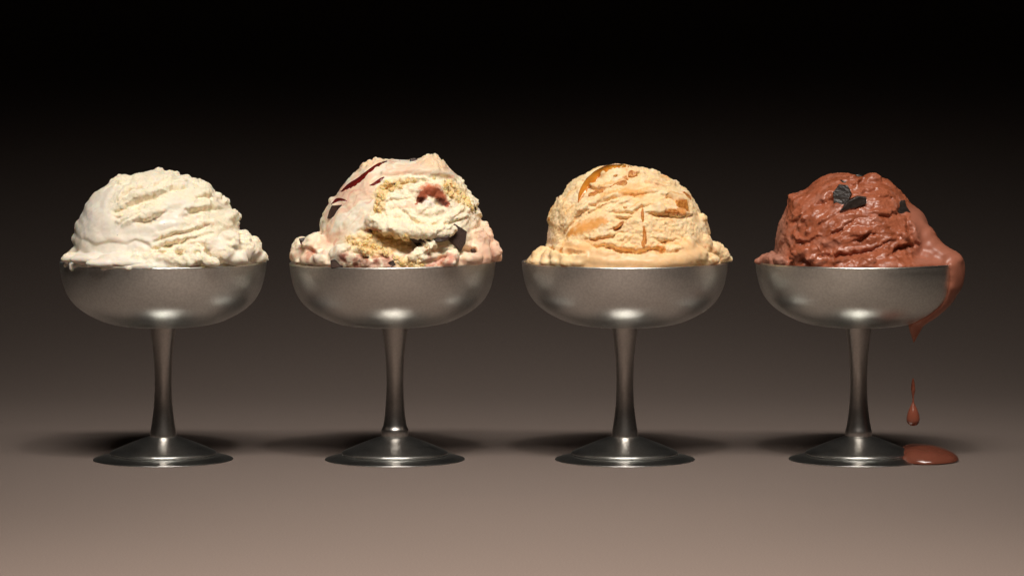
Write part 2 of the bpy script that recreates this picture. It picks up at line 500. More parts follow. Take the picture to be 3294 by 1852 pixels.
class Scoop:
    def __init__(s, x0, crop, outline, depth, cc, pw=2.2, ycen=0.0):
        s.x0 = x0; s.bx, s.by, s.sc = crop; s.depth = depth; s.pw = pw; s.ycen = ycen
        s.cc = s.pt(cc[0], cc[1], 0.0)
        P = np.array([s.pt(a, b, 0.0) for a, b in outline])
        dx = P[:, 0] - s.cc[0]; dz = P[:, 2] - s.cc[2]
        th = np.arctan2(dz, dx); r = np.hypot(dx, dz)
        o = np.argsort(th); th = th[o]; r = r[o]
        s.T = np.linspace(0, np.pi, 721)
        det = np.interp(s.T, th, r)
        k = np.exp(-np.linspace(-2.2, 2.2, 81) ** 2); k /= k.sum()
        pad = np.concatenate([np.full(40, det[0]), det, np.full(40, det[-1])])
        sm = np.convolve(pad, k, 'valid')
        s.det, s.sm = det, sm
        s.pieces = []
        s.rng = random.Random(int(x0 * 1000) + 77)

    def pt(s, cx, cy, y):
        return unproj(s.bx + s.sc * cx, s.by + s.sc * cy, y)

    def uv(s, P):
        sx, sy = proj(P)
        return (sx - s.bx) / s.sc, (sy - s.by) / s.sc

    def rad(s, th, w):
        """outline radius; w = 0 smooth, 1 detailed"""
        up = np.interp(np.clip(th, 0, np.pi), s.T, s.det * w + s.sm * (1 - w))
        e = np.where(np.cos(th) > 0, s.sm[0], s.sm[-1])
        low = 1 / np.sqrt((np.cos(th) / e) ** 2 + (np.sin(th) / 0.013) ** 2)
        return np.where((th >= 0) & (th <= np.pi), up, low)

    def dome(s, nt=340, ns=110):
        th = np.linspace(-np.pi, np.pi, nt, endpoint=False)
        V = [np.array([[s.cc[0], s.ycen - s.depth, s.cc[2]]])]; F = []
        for j in range(1, ns):
            psi = math.pi * j / ns
            sn = math.sin(psi) ** (2 / s.pw); cs = math.copysign(abs(math.cos(psi)) ** (2 / s.pw), math.cos(psi))
            w = float(sstep(0.86, 1.0, np.array(sn)))
            r = s.rad(th, w) * sn
            V.append(np.stack([s.cc[0] + r * np.cos(th), np.full(nt, s.ycen - s.depth * cs), s.cc[2] + r * np.sin(th)], 1))
        V.append(np.array([[s.cc[0], s.ycen + s.depth, s.cc[2]]]))
        V = np.concatenate(V)
        for k in range(nt):
            F.append((0, 1 + (k + 1) % nt, 1 + k))
        for j in range(ns - 2):
            for k in range(nt):
                a = 1 + j * nt + k; b = 1 + j * nt + (k + 1) % nt
                F.append((a, b, b + nt, a + nt))
        e = len(V) - 1; a0 = 1 + (ns - 2) * nt
        for k in range(nt):
            F.append((e, a0 + k, a0 + (k + 1) % nt))
        F = [tuple(reversed(f)) for f in F]
        # orientation
        c = V.mean(0); vol = 0
        for f in F[::37]:
            vol += np.dot(V[f[0]] - c, np.cross(V[f[1]] - c, V[f[2]] - c))
        if vol < 0:
            F = [tuple(reversed(f)) for f in F]
        s.pieces.append((V, F))

    def front(s, cx, cy, out=0.0):
        """point on the dome front seen at crop pixel (cx, cy); returns (P, N)"""
        y = -0.03
        for _ in range(6):
            p = s.pt(cx, cy, y)
            dx, dz = p[0] - s.cc[0], p[2] - s.cc[2]
            th = math.atan2(dz, dx); q = math.hypot(dx, dz) / float(s.rad(np.array([th]), 0.0)[0])
            q = min(q, 0.985)
            y = s.ycen - s.depth * (1 - q ** s.pw) ** (1 / s.pw)
        p = s.pt(cx, cy, y)
        n = np.array([dx / 0.04 ** 2, (y - s.ycen) / s.depth ** 2, dz / 0.04 ** 2]); n /= np.linalg.norm(n)
        return p + n * out, n

    def skirt(s, prof, seed, amp=0.0012, lobes=7.0):
        """closed lathe with wavy height round the dish; prof rows (radius, height over rim)"""
        n = 180; V = []; F = []
        a = np.linspace(0, 2 * np.pi, n, endpoint=False)
        wob = fbm(np.cos(a) * lobes / 4, np.sin(a) * lobes / 4, np.full(n, seed * 1.7), 4, seed)
        wob2 = fbm(np.cos(a) * lobes / 4, np.sin(a) * lobes / 4, np.full(n, seed * 2.9 + 5), 3, seed + 5)
        for (r, z) in prof:
            k = max(0.0, min(1.0, z / 0.004)) if z > 0 else 0
            rr = r + 0.0008 * wob2 * (1 if z > 0.0004 else 0)
            zz = RIM_Z + z * (1 + 0.5 * wob) + amp * wob * k
            V.append(np.stack([s.x0 + rr * np.cos(a), rr * np.sin(a), zz], 1))
        m = len(prof); V = np.concatenate(V)
        for i in range(m - 1):
            for k in range(n):
                l = (k + 1) % n
                F.append((i * n + k, i * n + l, (i + 1) * n + l, (i + 1) * n + k))
        F.append(tuple(range(n - 1, -1, -1))); F.append(tuple((m - 1) * n + k for k in range(n)))
        s.pieces.append((V, F))

    def lump(s, cx, cy, y, rx, ry, rz, seed=0, amp=0.2, rot=(0, 0, 0), freq=1.6):
        """blob seen at crop pixel (cx, cy) at depth y (m); radii in mm"""
        s.pieces.append(blob(s.pt(cx, cy, y), (rx * MM, ry * MM, rz * MM), seed, amp, rot, freq=freq))

    def on(s, cx, cy, out, rx, ry, rz, seed=0, amp=0.25, rot=(0, 0, 0), freq=1.8):
        p, n = s.front(cx, cy, out * MM)
        s.pieces.append(blob(p, (rx * MM, ry * MM, rz * MM), seed, amp, rot, freq=freq))

    def ringlumps(s, n, a0, a1, r0, r1, z0, z1, s0, s1, seed, amp=0.3):
        rg = random.Random(seed)
        for i in range(n):
            a = math.radians(rg.uniform(a0, a1)); r = rg.uniform(r0, r1); q = rg.uniform(s0, s1)
            s.pieces.append(blob((s.x0 + r * math.cos(a), r * math.sin(a), RIM_Z + rg.uniform(z0, z1)),
                                 (q * rg.uniform(.8, 1.5) * MM, q * MM, q * rg.uniform(.6, 1.0) * MM), seed * 50 + i, amp,
                                 (rg.uniform(-.6, .6), rg.uniform(-.6, .6), rg.uniform(0, 3)), freq=2.0))

    def lipsweep(s, pts, seed=0):
        """rows cx, cy, out(mm), rn(mm along normal), rt(mm across)"""
        P = catmull(pts, 5); path = []; A = []; B = []; ra = []; rb = []
        for row in P:
            p, n = s.front(row[0], row[1], row[2] * MM)
            path.append(p); A.append(n); ra.append(row[3] * MM); rb.append(row[4] * MM)
        path = np.array(path)
        for i in range(len(path)):
            t = path[min(i + 1, len(path) - 1)] - path[max(i - 1, 0)]; t /= np.linalg.norm(t)
            b = np.cross(t, A[i]); B.append(b / np.linalg.norm(b))
        nz = [float(noise3(np.array([i * 0.35]), np.array([seed + .5]), np.array([.2]), seed)[0]) for i in range(len(path))]
        ra = [r * (1 + 0.35 * k) for r, k in zip(ra, nz)]
        s.pieces.append(sweep(path, A, B, ra, rb, 18))

    def build(s, name, root, mat, big, fine, color, v1=0.0007, v2=0.00042, sm1=2, part=None):
        V, F = remesh(s.pieces, v1, sm1, 0.5)
        N = normals(V, F); U, W = s.uv(V)
        V = V + N * (big(V, N, U, W) * MM)[:, None]
        V, F = remesh_mesh(quad_mesh("t", V, F), v2, 1, 0.45)
        # only what stands above the inside of the bowl can ever be seen: keep a closed shell, bottom stays in the dish
        N = normals(V, F); U, W = s.uv(V)
        V2 = V + N * (fine(V, N, U, W) * MM)[:, None]
        # stay inside the rim below rim level
        if s.keep_in:
            r = np.hypot(V2[:, 0] - s.x0, V2[:, 1]); m = (V2[:, 2] < RIM_Z + 0.0004) & (r > 0.0484)
            k = np.where(m, 0.0484 / np.maximum(r, 1e-6), 1.0)
            V2[:, 0] = s.x0 + (V2[:, 0] - s.x0) * k; V2[:, 1] *= k
        C, S = color(V2, normals(V2, F), U, W)
        s.V, s.F = V2, F
        s.root = root
        _t = quad_mesh('t', V2, F); _b = bmesh.new(); _b.from_mesh(_t); s.bvh = BVHTree.FromBMesh(_b); _b.free(); bpy.data.meshes.remove(_t)
        groups = [(name, np.ones(len(F), bool))]
        if part:
            pm = part[1](V2, F)
            groups = [(name, ~pm), (part[0], pm)]
        o3 = np.array(root.location); N2 = normals(V2, F); res = []
        for nm, fm in groups:
            f = F[fm]; ids = np.unique(f); back = np.zeros(len(V2), np.int32); back[ids] = np.arange(len(ids))
            me = quad_mesh(nm, V2[ids] - o3, back[f])
            ca = me.color_attributes.new("tint", 'FLOAT_COLOR', 'POINT')
            ca.data.foreach_set("color", np.concatenate([np.clip(C[ids], 0, 1), np.ones((len(ids), 1))], 1).astype(np.float32).ravel())
            cb = me.color_attributes.new("surf", 'FLOAT_COLOR', 'POINT')
            cb.data.foreach_set("color", np.concatenate([S[ids], np.zeros((len(ids), 1)), np.ones((len(ids), 1))], 1).astype(np.float32).ravel())
            smooth(me)
            if part:
                me.normals_split_custom_set_from_vertices([tuple(v) for v in N2[ids]])
            res.append(link(nm, me, mat, root))
        return res[0]
    keep_in = True

    def hit(s, cx, cy):
        """point and normal on the finished surface seen at crop pixel"""
        a = s.pt(cx, cy, -0.12); b = s.pt(cx, cy, 0.05); d = Vector(b - a).normalized()
        loc, n, i, dist = s.bvh.ray_cast(Vector(a), d)
        if loc is None:
            return None, None
        return np.array(loc), np.array(n)

    # ---- parts set into the surface
    def ribbon(s, name, pts, mat, height=0.35, label=None, n=5, nw=8):
        """closed strip lying on the surface; rows cx, cy, half width (crop px)"""
        P = catmull(pts, 8); m = len(P); top = []; bot = []
        for i in range(m):
            t = P[min(i + 1, m - 1), :2] - P[max(i - 1, 0), :2]; t /= np.linalg.norm(t) + 1e-9
            nx = np.array([-t[1], t[0]]); rowt = []; rowb = []
            for k in range(nw + 1):
                q = -1 + 2 * k / nw
                jit = 1 + 0.35 * float(noise3(np.array([i * 0.31]), np.array([np.sign(q) * 3.3]), np.array([.1]), 5)[0])
                c = P[i, :2] + nx * q * P[i, 2] * jit
                h, nn = s.hit(c[0], c[1])
                if h is None:
                    h, nn = s.front(c[0], c[1])
                rowt.append((h, s.front(c[0], c[1])[1]))
            top.append(rowt)
        T = np.array([[a for a, b in r] for r in top])
        # relax the strip so that it bridges crumbs
        for _ in range(6):
            T2 = T.copy()
            T2[1:-1] = (T[:-2] + T[1:-1] * 2 + T[2:]) / 4
            T2[:, 1:-1] = (T2[:, :-2] + T2[:, 1:-1] * 2 + T2[:, 2:]) / 4
            T = T2
        V = []; F = []
        for i in range(m):
            for k in range(nw + 1):
                q = -1 + 2 * k / nw; e = max(0.0, 1 - q ** 4) * min(1, 3 * i / m + .1, 3 * (m - 1 - i) / m + .1)
                V.append(T[i, k] + top[i][k][1] * (height * e) * MM)
        for i in range(m):
            for k in range(nw + 1):
                V.append(T[i, k] - top[i][k][1] * 1.4 * MM)
        w = nw + 1; o = m * w
        for i in range(m - 1):
            for k in range(nw):
                a = i * w + k
                F.append((a, a + 1, a + w + 1, a + w)); F.append((o + a, o + a + w, o + a + w + 1, o + a + 1))
            F.append((i * w, (i + 1) * w, o + (i + 1) * w, o + i * w))
            F.append((i * w + nw, o + i * w + nw, o + (i + 1) * w + nw, (i + 1) * w + nw))
        for k in range(nw):
            F.append((k, o + k, o + k + 1, k + 1))
            a = (m - 1) * w + k
            F.append((a, a + 1, o + a + 1, o + a))
        me = pydata(name, np.array(V) - np.array(s.root.location), F)
        bm = bmesh.new(); bm.from_mesh(me); bmesh.ops.recalc_face_normals(bm, faces=bm.faces); bm.to_mesh(me); bm.free()
        smooth(me)
        ob = link(name, me, mat, s.root)
        if label: ob["label"] = label
        return ob

    def chunk(s, name, poly, mat, out=0.6, thick=2.5, tilt=(0, 0), seed=0, rough=0.12, label=None, at=None, bevel=0.25):
        """angular piece whose front outline is poly (crop px); plane tilted by tilt (deg about z, about x)"""
        c2 = np.mean(np.array(poly, float), 0)
        if at is None:
            h, nn = s.hit(c2[0], c2[1])
            if h is None: h, nn = s.front(c2[0], c2[1])
        else:
            h = s.pt(c2[0], c2[1], at)
        n = np.array(Euler((math.radians(tilt[1]), 0, math.radians(tilt[0]))).to_matrix() @ Vector((0, -1, 0)))
        c = h + np.array([0, -1, 0]) * out * MM
        pts = []
        for (a, b) in poly:
            y = c[1]
            for _ in range(3):
                p = s.pt(a, b, y)
                y = c[1] - ((p[0] - c[0]) * n[0] + (p[2] - c[2]) * n[2]) / n[1]
            pts.append(s.pt(a, b, y))
        bm = bmesh.new()
        fv = [bm.verts.new(p) for p in pts]; bv = [bm.verts.new(p - n * thick * MM) for p in pts]
        k = len(fv)
        bm.faces.new(fv); bm.faces.new(list(reversed(bv)))
        for i in range(k):
            bm.faces.new((fv[i], bv[i], bv[(i + 1) % k], fv[(i + 1) % k]))
        bmesh.ops.recalc_face_normals(bm, faces=bm.faces)
        bmesh.ops.bevel(bm, geom=list(bm.edges), offset=bevel * MM, segments=1, affect='EDGES', profile=0.6)
        bmesh.ops.triangulate(bm, faces=bm.faces)
        bmesh.ops.subdivide_edges(bm, edges=[e for e in bm.edges if e.calc_length() > 0.0009], cuts=2, use_grid_fill=True)
        bmesh.ops.triangulate(bm, faces=bm.faces)
        co = np.array([v.co[:] for v in bm.verts]); bm.normal_update()
        d = fbm(co[:, 0] * 700, co[:, 1] * 700, co[:, 2] * 700 + seed, 3, seed) * rough * MM
        nn = np.array([v.normal[:] for v in bm.verts])
        co = co + nn * d[:, None] - np.array(s.root.location)
        for v, p in zip(bm.verts, co): v.co = p
        me = bpy.data.meshes.new(name); bm.to_mesh(me); bm.free()
        ob = link(name, me, mat, s.root)
        if label: ob["label"] = label
        return ob

    def crumb(s, name, cx, cy, r, mat, seed, out=0.3, amp=0.45, at=None):
        if at is None:
            h, nn = s.hit(cx, cy)
            if h is None: h, nn = s.front(cx, cy)
            h = h + np.array([0, -1, 0.2]) * out * MM
        else:
            h = s.pt(cx, cy, at)
        V, F = blob((0, 0, 0), (r[0] * MM, r[1] * MM, r[2] * MM), seed, amp, (seed * .7, seed * .3, seed), nu=44, nv=30, freq=2.6)
        N = V / np.linalg.norm(V, axis=1, keepdims=True)
        k = min(1.0, r[0] / 2.2)
        V = V + N * (k * 0.6 * MM * (0.45 - worley(V[:, 0] * 620 + seed, V[:, 1] * 620, V[:, 2] * 620, seed)))[:, None]
        V = V + N * (fbm(V[:, 0] * 1100, V[:, 1] * 1100, V[:, 2] * 1100, 3, seed) * 0.34 * MM)[:, None]
        me = pydata(name, V + h - np.array(s.root.location), F); smooth(me)
        return link(name, me, mat, s.root)

def mmc(V):
    return V[:, 0] * 1000, V[:, 1] * 1000, V[:, 2] * 1000

def arcs(U, W, cx, cy, sc):
    k = 1000.0 * sc / PX     # crop px -> mm
    R = np.hypot(U - cx, W - cy) * k
    A = np.arctan2(W - cy, U - cx) * 1000 * k
    return R, A

def terraces(R, A, Y, period, warp, seed, sharp=0.22, fa=0.10):
    """torn layers: sawtooth across the drag direction, ragged along it (0..1)"""
    w = fbm(R * 0.10, A * 0.06, Y * 0.10, 3, seed) * warp + fbm(R * 0.5, A * 0.25, Y * 0.5, 2, seed + 9) * warp * 0.16
    ph = (R + w) / period
    f = ph - np.floor(ph)
    saw = np.where(f < 1 - sharp, f / (1 - sharp), (1 - f) / sharp)
    amp = sstep(-0.25, 0.35, noise3(R / period * 0.9 + 7, A * fa, Y * 0.1, seed + 3))
    return saw * amp, amp

def granules(x, y, z, size, seed):
    d = worley(x / size, y / size, z / size, seed)
    return np.clip(0.75 - d, -0.2, 0.75)

ALBEDO_VAN = (0.935, 0.825, 0.63)

# ============================================================ scoop 1 : vanilla
def scoop_vanilla():
    x0 = DX[0]
    out = [(2090, 1180), (2085, 1000), (2080, 830), (2065, 700), (2060, 590), (2040, 572), (2020, 610), (1990, 600), (1940, 530), (1935, 490), (1890, 470), (1870, 420),
           (1815, 400), (1790, 350), (1720, 300), (1670, 290), (1640, 262), (1540, 260), (1520, 225), (1480, 215), (1450, 235),
           (1400, 220), (1385, 185), (1350, 165), (1300, 175), (1250, 185), (1240, 165), (1180, 145), (1100, 160), (1040, 188),
           (1020, 175), (970, 178), (960, 200), (860, 215), (760, 240), (660, 300), (560, 390), (480, 460), (440, 520), (410, 600),
           (375, 650), (365, 690), (330, 710), (315, 760), (320, 830), (290, 860), (285, 900), (310, 960), (320, 1020), (320, 1180)]
    s = Scoop(x0, (150, 500, 770 / 2576), out, 0.0415, (1230, 1180), 2.3)
    s.dome()
    s.skirt([(0.010, -0.02), (0.036, -0.018), (0.0465, -0.006), (0.0478, -0.001), (0.0478, 0.0008), (0.0462, 0.0028), (0.0435, 0.0048), (0.040, 0.006), (0.02, 0.006)], 3)
    # right hand lumps
    s.lump(2150, 960, -0.012, 4.6, 7, 6.8, 1, 0.25, (0, -.2, 0)); s.lump(2215, 1010, -0.016, 5.0, 7, 4.6, 2, 0.25)
    s.lump(2090, 1010, -0.026, 7.0, 6, 6.5, 3, 0.3); s.lump(2270, 1090, -0.012, 4.6, 6, 3.6, 4, 0.25); s.lump(2130, 860, -0.004, 2.6, 5, 3.4, 5, 0.3)
    s.lump(2330, 1110, -0.006, 2.2, 4, 3.6, 6, 0.3); s.lump(2050, 1110, -0.033, 5.2, 5, 3.6, 8, 0.2); s.lump(1880, 1050, -0.036, 6.2, 5, 5.0, 9, 0.25)
    s.lump(1960, 930, -0.033, 5.8, 4, 6.0, 10, 0.25); s.lump(1790, 960, -0.036, 3.6, 3, 4.0, 11, 0.35)
    # front crumbs
    for i, (cx, cy, r) in enumerate([(1240, 1000, 1.5), (1235, 985, 1.0), (1430, 1000, 2.0), (1440, 965, 1.3), (1330, 1120, 3.0), (1390, 1130, 2.6), (1210, 1110, 2.4), (1290, 1130, 1.6),
                                     (1540, 1040, 2.4), (1490, 1110, 2.3), (1620, 1120, 2.6), (1690, 1080, 2.0), (1740, 1140, 2.2), (1580, 1010, 1.6), (1130, 1080, 1.8), (1060, 1090, 2.0),
                                     (970, 1100, 1.8), (1160, 1030, 1.5), (1800, 1150, 2.6), (1440, 1150, 2.0), (1550, 1160, 2.0), (1100, 1150, 1.8), (1660, 1010, 1.4), (1330, 1060, 1.7)]):
        yy = -0.0405 - 0.006 * max(0, (cy - 960) / 220)
        s.lump(cx, cy, yy, r * 1.15, r, r * .95, 20 + i, 0.32, (0, 0, i), 2.2)
    # smooth melted front, left
    s.lump(520, 1120, -0.0345, 12, 6, 3.2, 50, 0.12); s.lump(330, 1110, -0.024, 8, 6, 2.8, 51, 0.12); s.lump(760, 1110, -0.042, 9, 4.5, 3.0, 52, 0.12)
    s.lump(240, 1110, -0.013, 3.4, 6, 2.4, 53, 0.12)
    s.lump(295, 1050, -0.012, 2.2, 4, 2.6, 54, 0.35); s.lump(350, 1065, -0.015, 3.2, 4, 2.4, 55, 0.3)
    s.lump(620, 1160, -0.0440, 9, 3.6, 2.3, 56, 0.1); s.lump(890, 1160, -0.0465, 8, 2.6, 2.0, 57, 0.1)
    s.ringlumps(40, 20, 160, 0.036, 0.046, 0.001, 0.006, 1.5, 3.4, 5)
    smooth_l = [(250, 820), (330, 640), (470, 450), (640, 340), (760, 330), (700, 480), (690, 620), (760, 760), (1000, 760), (1220, 720), (1180, 900), (1130, 1010), (860, 1060), (560, 1110), (330, 1130), (260, 1000)]
    melt = [(160, 1080), (500, 1080), (860, 1060), (980, 1120), (1300, 1150), (1300, 1230), (160, 1230)]
    gloss = [(1180, 640), (1300, 610), (1480, 620), (1500, 720), (1380, 790), (1180, 810), (1130, 740)]
    lips = [(1300, 480), (1500, 470), (1560, 540), (1480, 640), (1290, 610), (1230, 560)]
    def rough_mask(V, U, W):
        w = fbm(V[:, 0] * 120, V[:, 1] * 120, V[:, 2] * 120, 3, 4) * 45
        m = np.maximum(poly_mask(U + w, W + w * .7, smooth_l, 50), poly_mask(U + w, W, melt, 30))
        m = np.maximum(m, poly_mask(U + w, W + w, gloss, 45)); m = np.maximum(m, 0.8 * poly_mask(U + w, W + w, lips, 50))
        m = np.maximum(m, 0.75 * ell(U + w, W, 2050, 1100, 130, 80)); m = np.maximum(m, .8 * ell(U, W + w, 2200, 1080, 140, 70)); m = np.maximum(m, .7 * ell(U + w, W, 1830, 930, 120, 120))
        return 1 - m
    def big(V, N, U, W):
        x, y, z = mmc(V)
        jx = fbm(x * .35, y * .35, z * .35, 3, 11) * 34; jy = fbm(x * .35, y * .35, z * .35, 3, 12) * 30
        u, w = U + jx, W + jy
        R, A = arcs(u, w, 1750, 1900, s.sc)
        rm = rough_mask(V, U, W)
        saw, amp = terraces(R, A, y, 4.6, 5.0, 21)
        up = sstep(1120, 950, W)
        h = rm * up * (saw - .35) * 2.1
        h = h + fbm(x * .13, y * .13, z * .13, 3, 2) * 0.7
        h = h + rm * fbm(x * .45, y * .45, z * .45, 3, 3) * 0.55
        for g in ([(700, 610, 40, .5), (850, 540, 60, 1.4), (960, 480, 90, 2.6), (1100, 440, 80, 2.6), (1290, 395, 40, .8)],
                  [(900, 560, 30, .5), (1010, 500, 50, 1.8), (1180, 450, 30, .6)],
                  [(940, 700, 30, .6), (1060, 690, 60, 2.0), (1160, 660, 70, 2.8), (1240, 620, 50, 1.8), (1270, 600, 20, .5)],
                  [(1490, 580, 25, .8), (1570, 590, 55, 2.4), (1700, 560, 50, 1.8), (1880, 560, 35, .8)],
                  [(800, 460, 40, .5), (880, 370, 70, 1.8), (980, 330, 60, 1.3), (1050, 320, 20, .2)],
                  [(1120, 330, 30, .6), (1190, 290, 45, 1.3), (1290, 250, 25, .4)],
                  [(1270, 380, 30, .6), (1350, 345, 60, 1.8), (1470, 330, 40, 1.0), (1560, 310, 20, .2)],
                  [(1180, 910, 35, .8), (1350, 850, 45, 1.6), (1560, 800, 40, 1.4), (1740, 740, 30, .5)],
                  [(1130, 1000, 30, .8), (1300, 950, 60, 1.8), (1500, 905, 50, 1.4), (1780, 830, 40, .6)],
                  [(720, 660, 25, .3), (780, 670, 35, .9), (830, 640, 20, .3)],
                  [(1600, 440, 30, .4), (1700, 420, 45, 1.2), (1850, 460, 30, .4)]):
            h = h + 1.9 * groove(u, w, g, 'ledge')
        h = h + groove(U + jx * .4, W + jy * .4, [(400, 900, 60, .3), (520, 965, 90, .9), (680, 930, 100, .9), (850, 950, 90, .8), (960, 905, 60, 1.0), (1080, 950, 60, 1.2), (1150, 1020, 40, .6)], 'ledge')
        h = h - 1.6 * np.exp(-(((U - 1490) / 40) ** 2 + ((W - 655) / 24) ** 2))
        h = h + 1.0 * np.exp(-(((U - 520) / 170) ** 2 + ((W - 700) / 240) ** 2)) - 0.9 * np.exp(-(((U - 900) / 200) ** 2 + ((W - 830) / 100) ** 2))
        h = h + 1.6 * np.exp(-(((U - 1400) / 150) ** 2 + ((W - 520) / 50) ** 2)) + .8 * np.exp(-(((U - 1330) / 130) ** 2 + ((W - 720) / 70) ** 2))
        return h
    def fine(V, N, U, W):
        x, y, z = mmc(V); rm = rough_mask(V, U, W)
        g = granules(x, y, z, 1.4, 5) * 0.6 + granules(x, y, z, 0.8, 6) * 0.55
        h = rm * (g * (0.6 + 0.5 * fbm(x * .2, y * .2, z * .2, 2, 8)) + fbm(x * 1.2, y * 1.2, z * 1.2, 2, 7) * 0.16)
        h = h + (1 - rm) * fbm(x * .5, y * .5, z * .5, 2, 9) * 0.09
        return h
    def color(V, N, U, W):
        x, y, z = mmc(V); rm = rough_mask(V, U, W)
        n = fbm(x * .12, y * .12, z * .12, 3, 31)
        C = np.tile(np.array(ALBEDO_VAN), (len(V), 1))
        C = mix(C, (0.94, 0.85, 0.68), np.clip(.5 + n, 0, 1) * .5)
        C = mix(C, (0.91, 0.83, 0.72), (1 - rm) * .8)
        # vanilla specks
        sp = noise3(x * 1.5, y * 1.5, z * 1.5, 40) * noise3(x * .35 + 4, y * .35, z * .35, 41)
        C = mix(C, (0.16, 0.07, 0.04), sstep(0.30, 0.36, sp) * .8)
        S = np.stack([0.30 + 0.38 * rm - .12 * poly_mask(U, W, gloss, 40), 0.12 + 0.9 * rm], 1)
        return C, S
    root = thing("ice_cream_scoop", "white vanilla ice cream scoop heaped in the leftmost dish", "ice cream", (x0, 0, BASE_Z))
    m = mat_ice("vanilla_ice_cream", 0.35, 0.0016, (1.0, 0.6, 0.35))
    s.build("scoop", root, m, big, fine, color)
    # a thin milky run over the rim at the left
    run = []
    az = np.radians(np.linspace(199, 272, 46)); k = np.arange(46)
    nz = fbm(k * .21, k * 0.0 + .3, k * 0.0 + .7, 3, 77); end = np.minimum(1, np.minimum(k, 45 - k) / 4.0 + .25)
    path = np.stack([x0 + 0.0490 * np.cos(az), 0.0490 * np.sin(az), RIM_Z + 0.0005 - 0.0005 * nz], 1)
    rad = np.stack([np.cos(az), np.sin(az), 0 * az], 1)
    run.append(sweep(path, list(rad), [np.array([0, 0, 1.])] * 46, (1.35 + .8 * nz) * MM * end, (1.45 + 1.0 * nz) * MM * end, 16))
    for (deg, dz, rx, rz, sd) in [(214, -.0004, 1.9, 1.9, 3), (214.5, -.0016, 1.25, 1.5, 4), (206, -.0001, 1.6, 1.5, 5), (241, -.0004, 2.2, 1.4, 6), (256, -.0003, 1.8, 1.3, 7)]:
        t = math.radians(deg)
        run.append(blob((x0 + .0497 * math.cos(t), .0497 * math.sin(t), RIM_Z + dz), (rx * MM, 1.3 * MM, rz * MM), sd, 0.08, (0, 0, t + math.pi / 2)))
    V, F = remesh(run, 0.00035, 5)
    me = quad_mesh("melted_run", V - np.array(root.location), F); smooth(me)
    C = np.tile(np.array([0.88, 0.81, 0.68, 1.0]), (len(V), 1)); Sf = np.tile(np.array([0.28, 0.05, 0, 1.0]), (len(V), 1))
    for nm, A in (("tint", C), ("surf", Sf)):
        a = me.color_attributes.new(nm, 'FLOAT_COLOR', 'POINT'); a.data.foreach_set("color", A.astype(np.float32).ravel())
    link("melted_run", me, m, root)
    return s

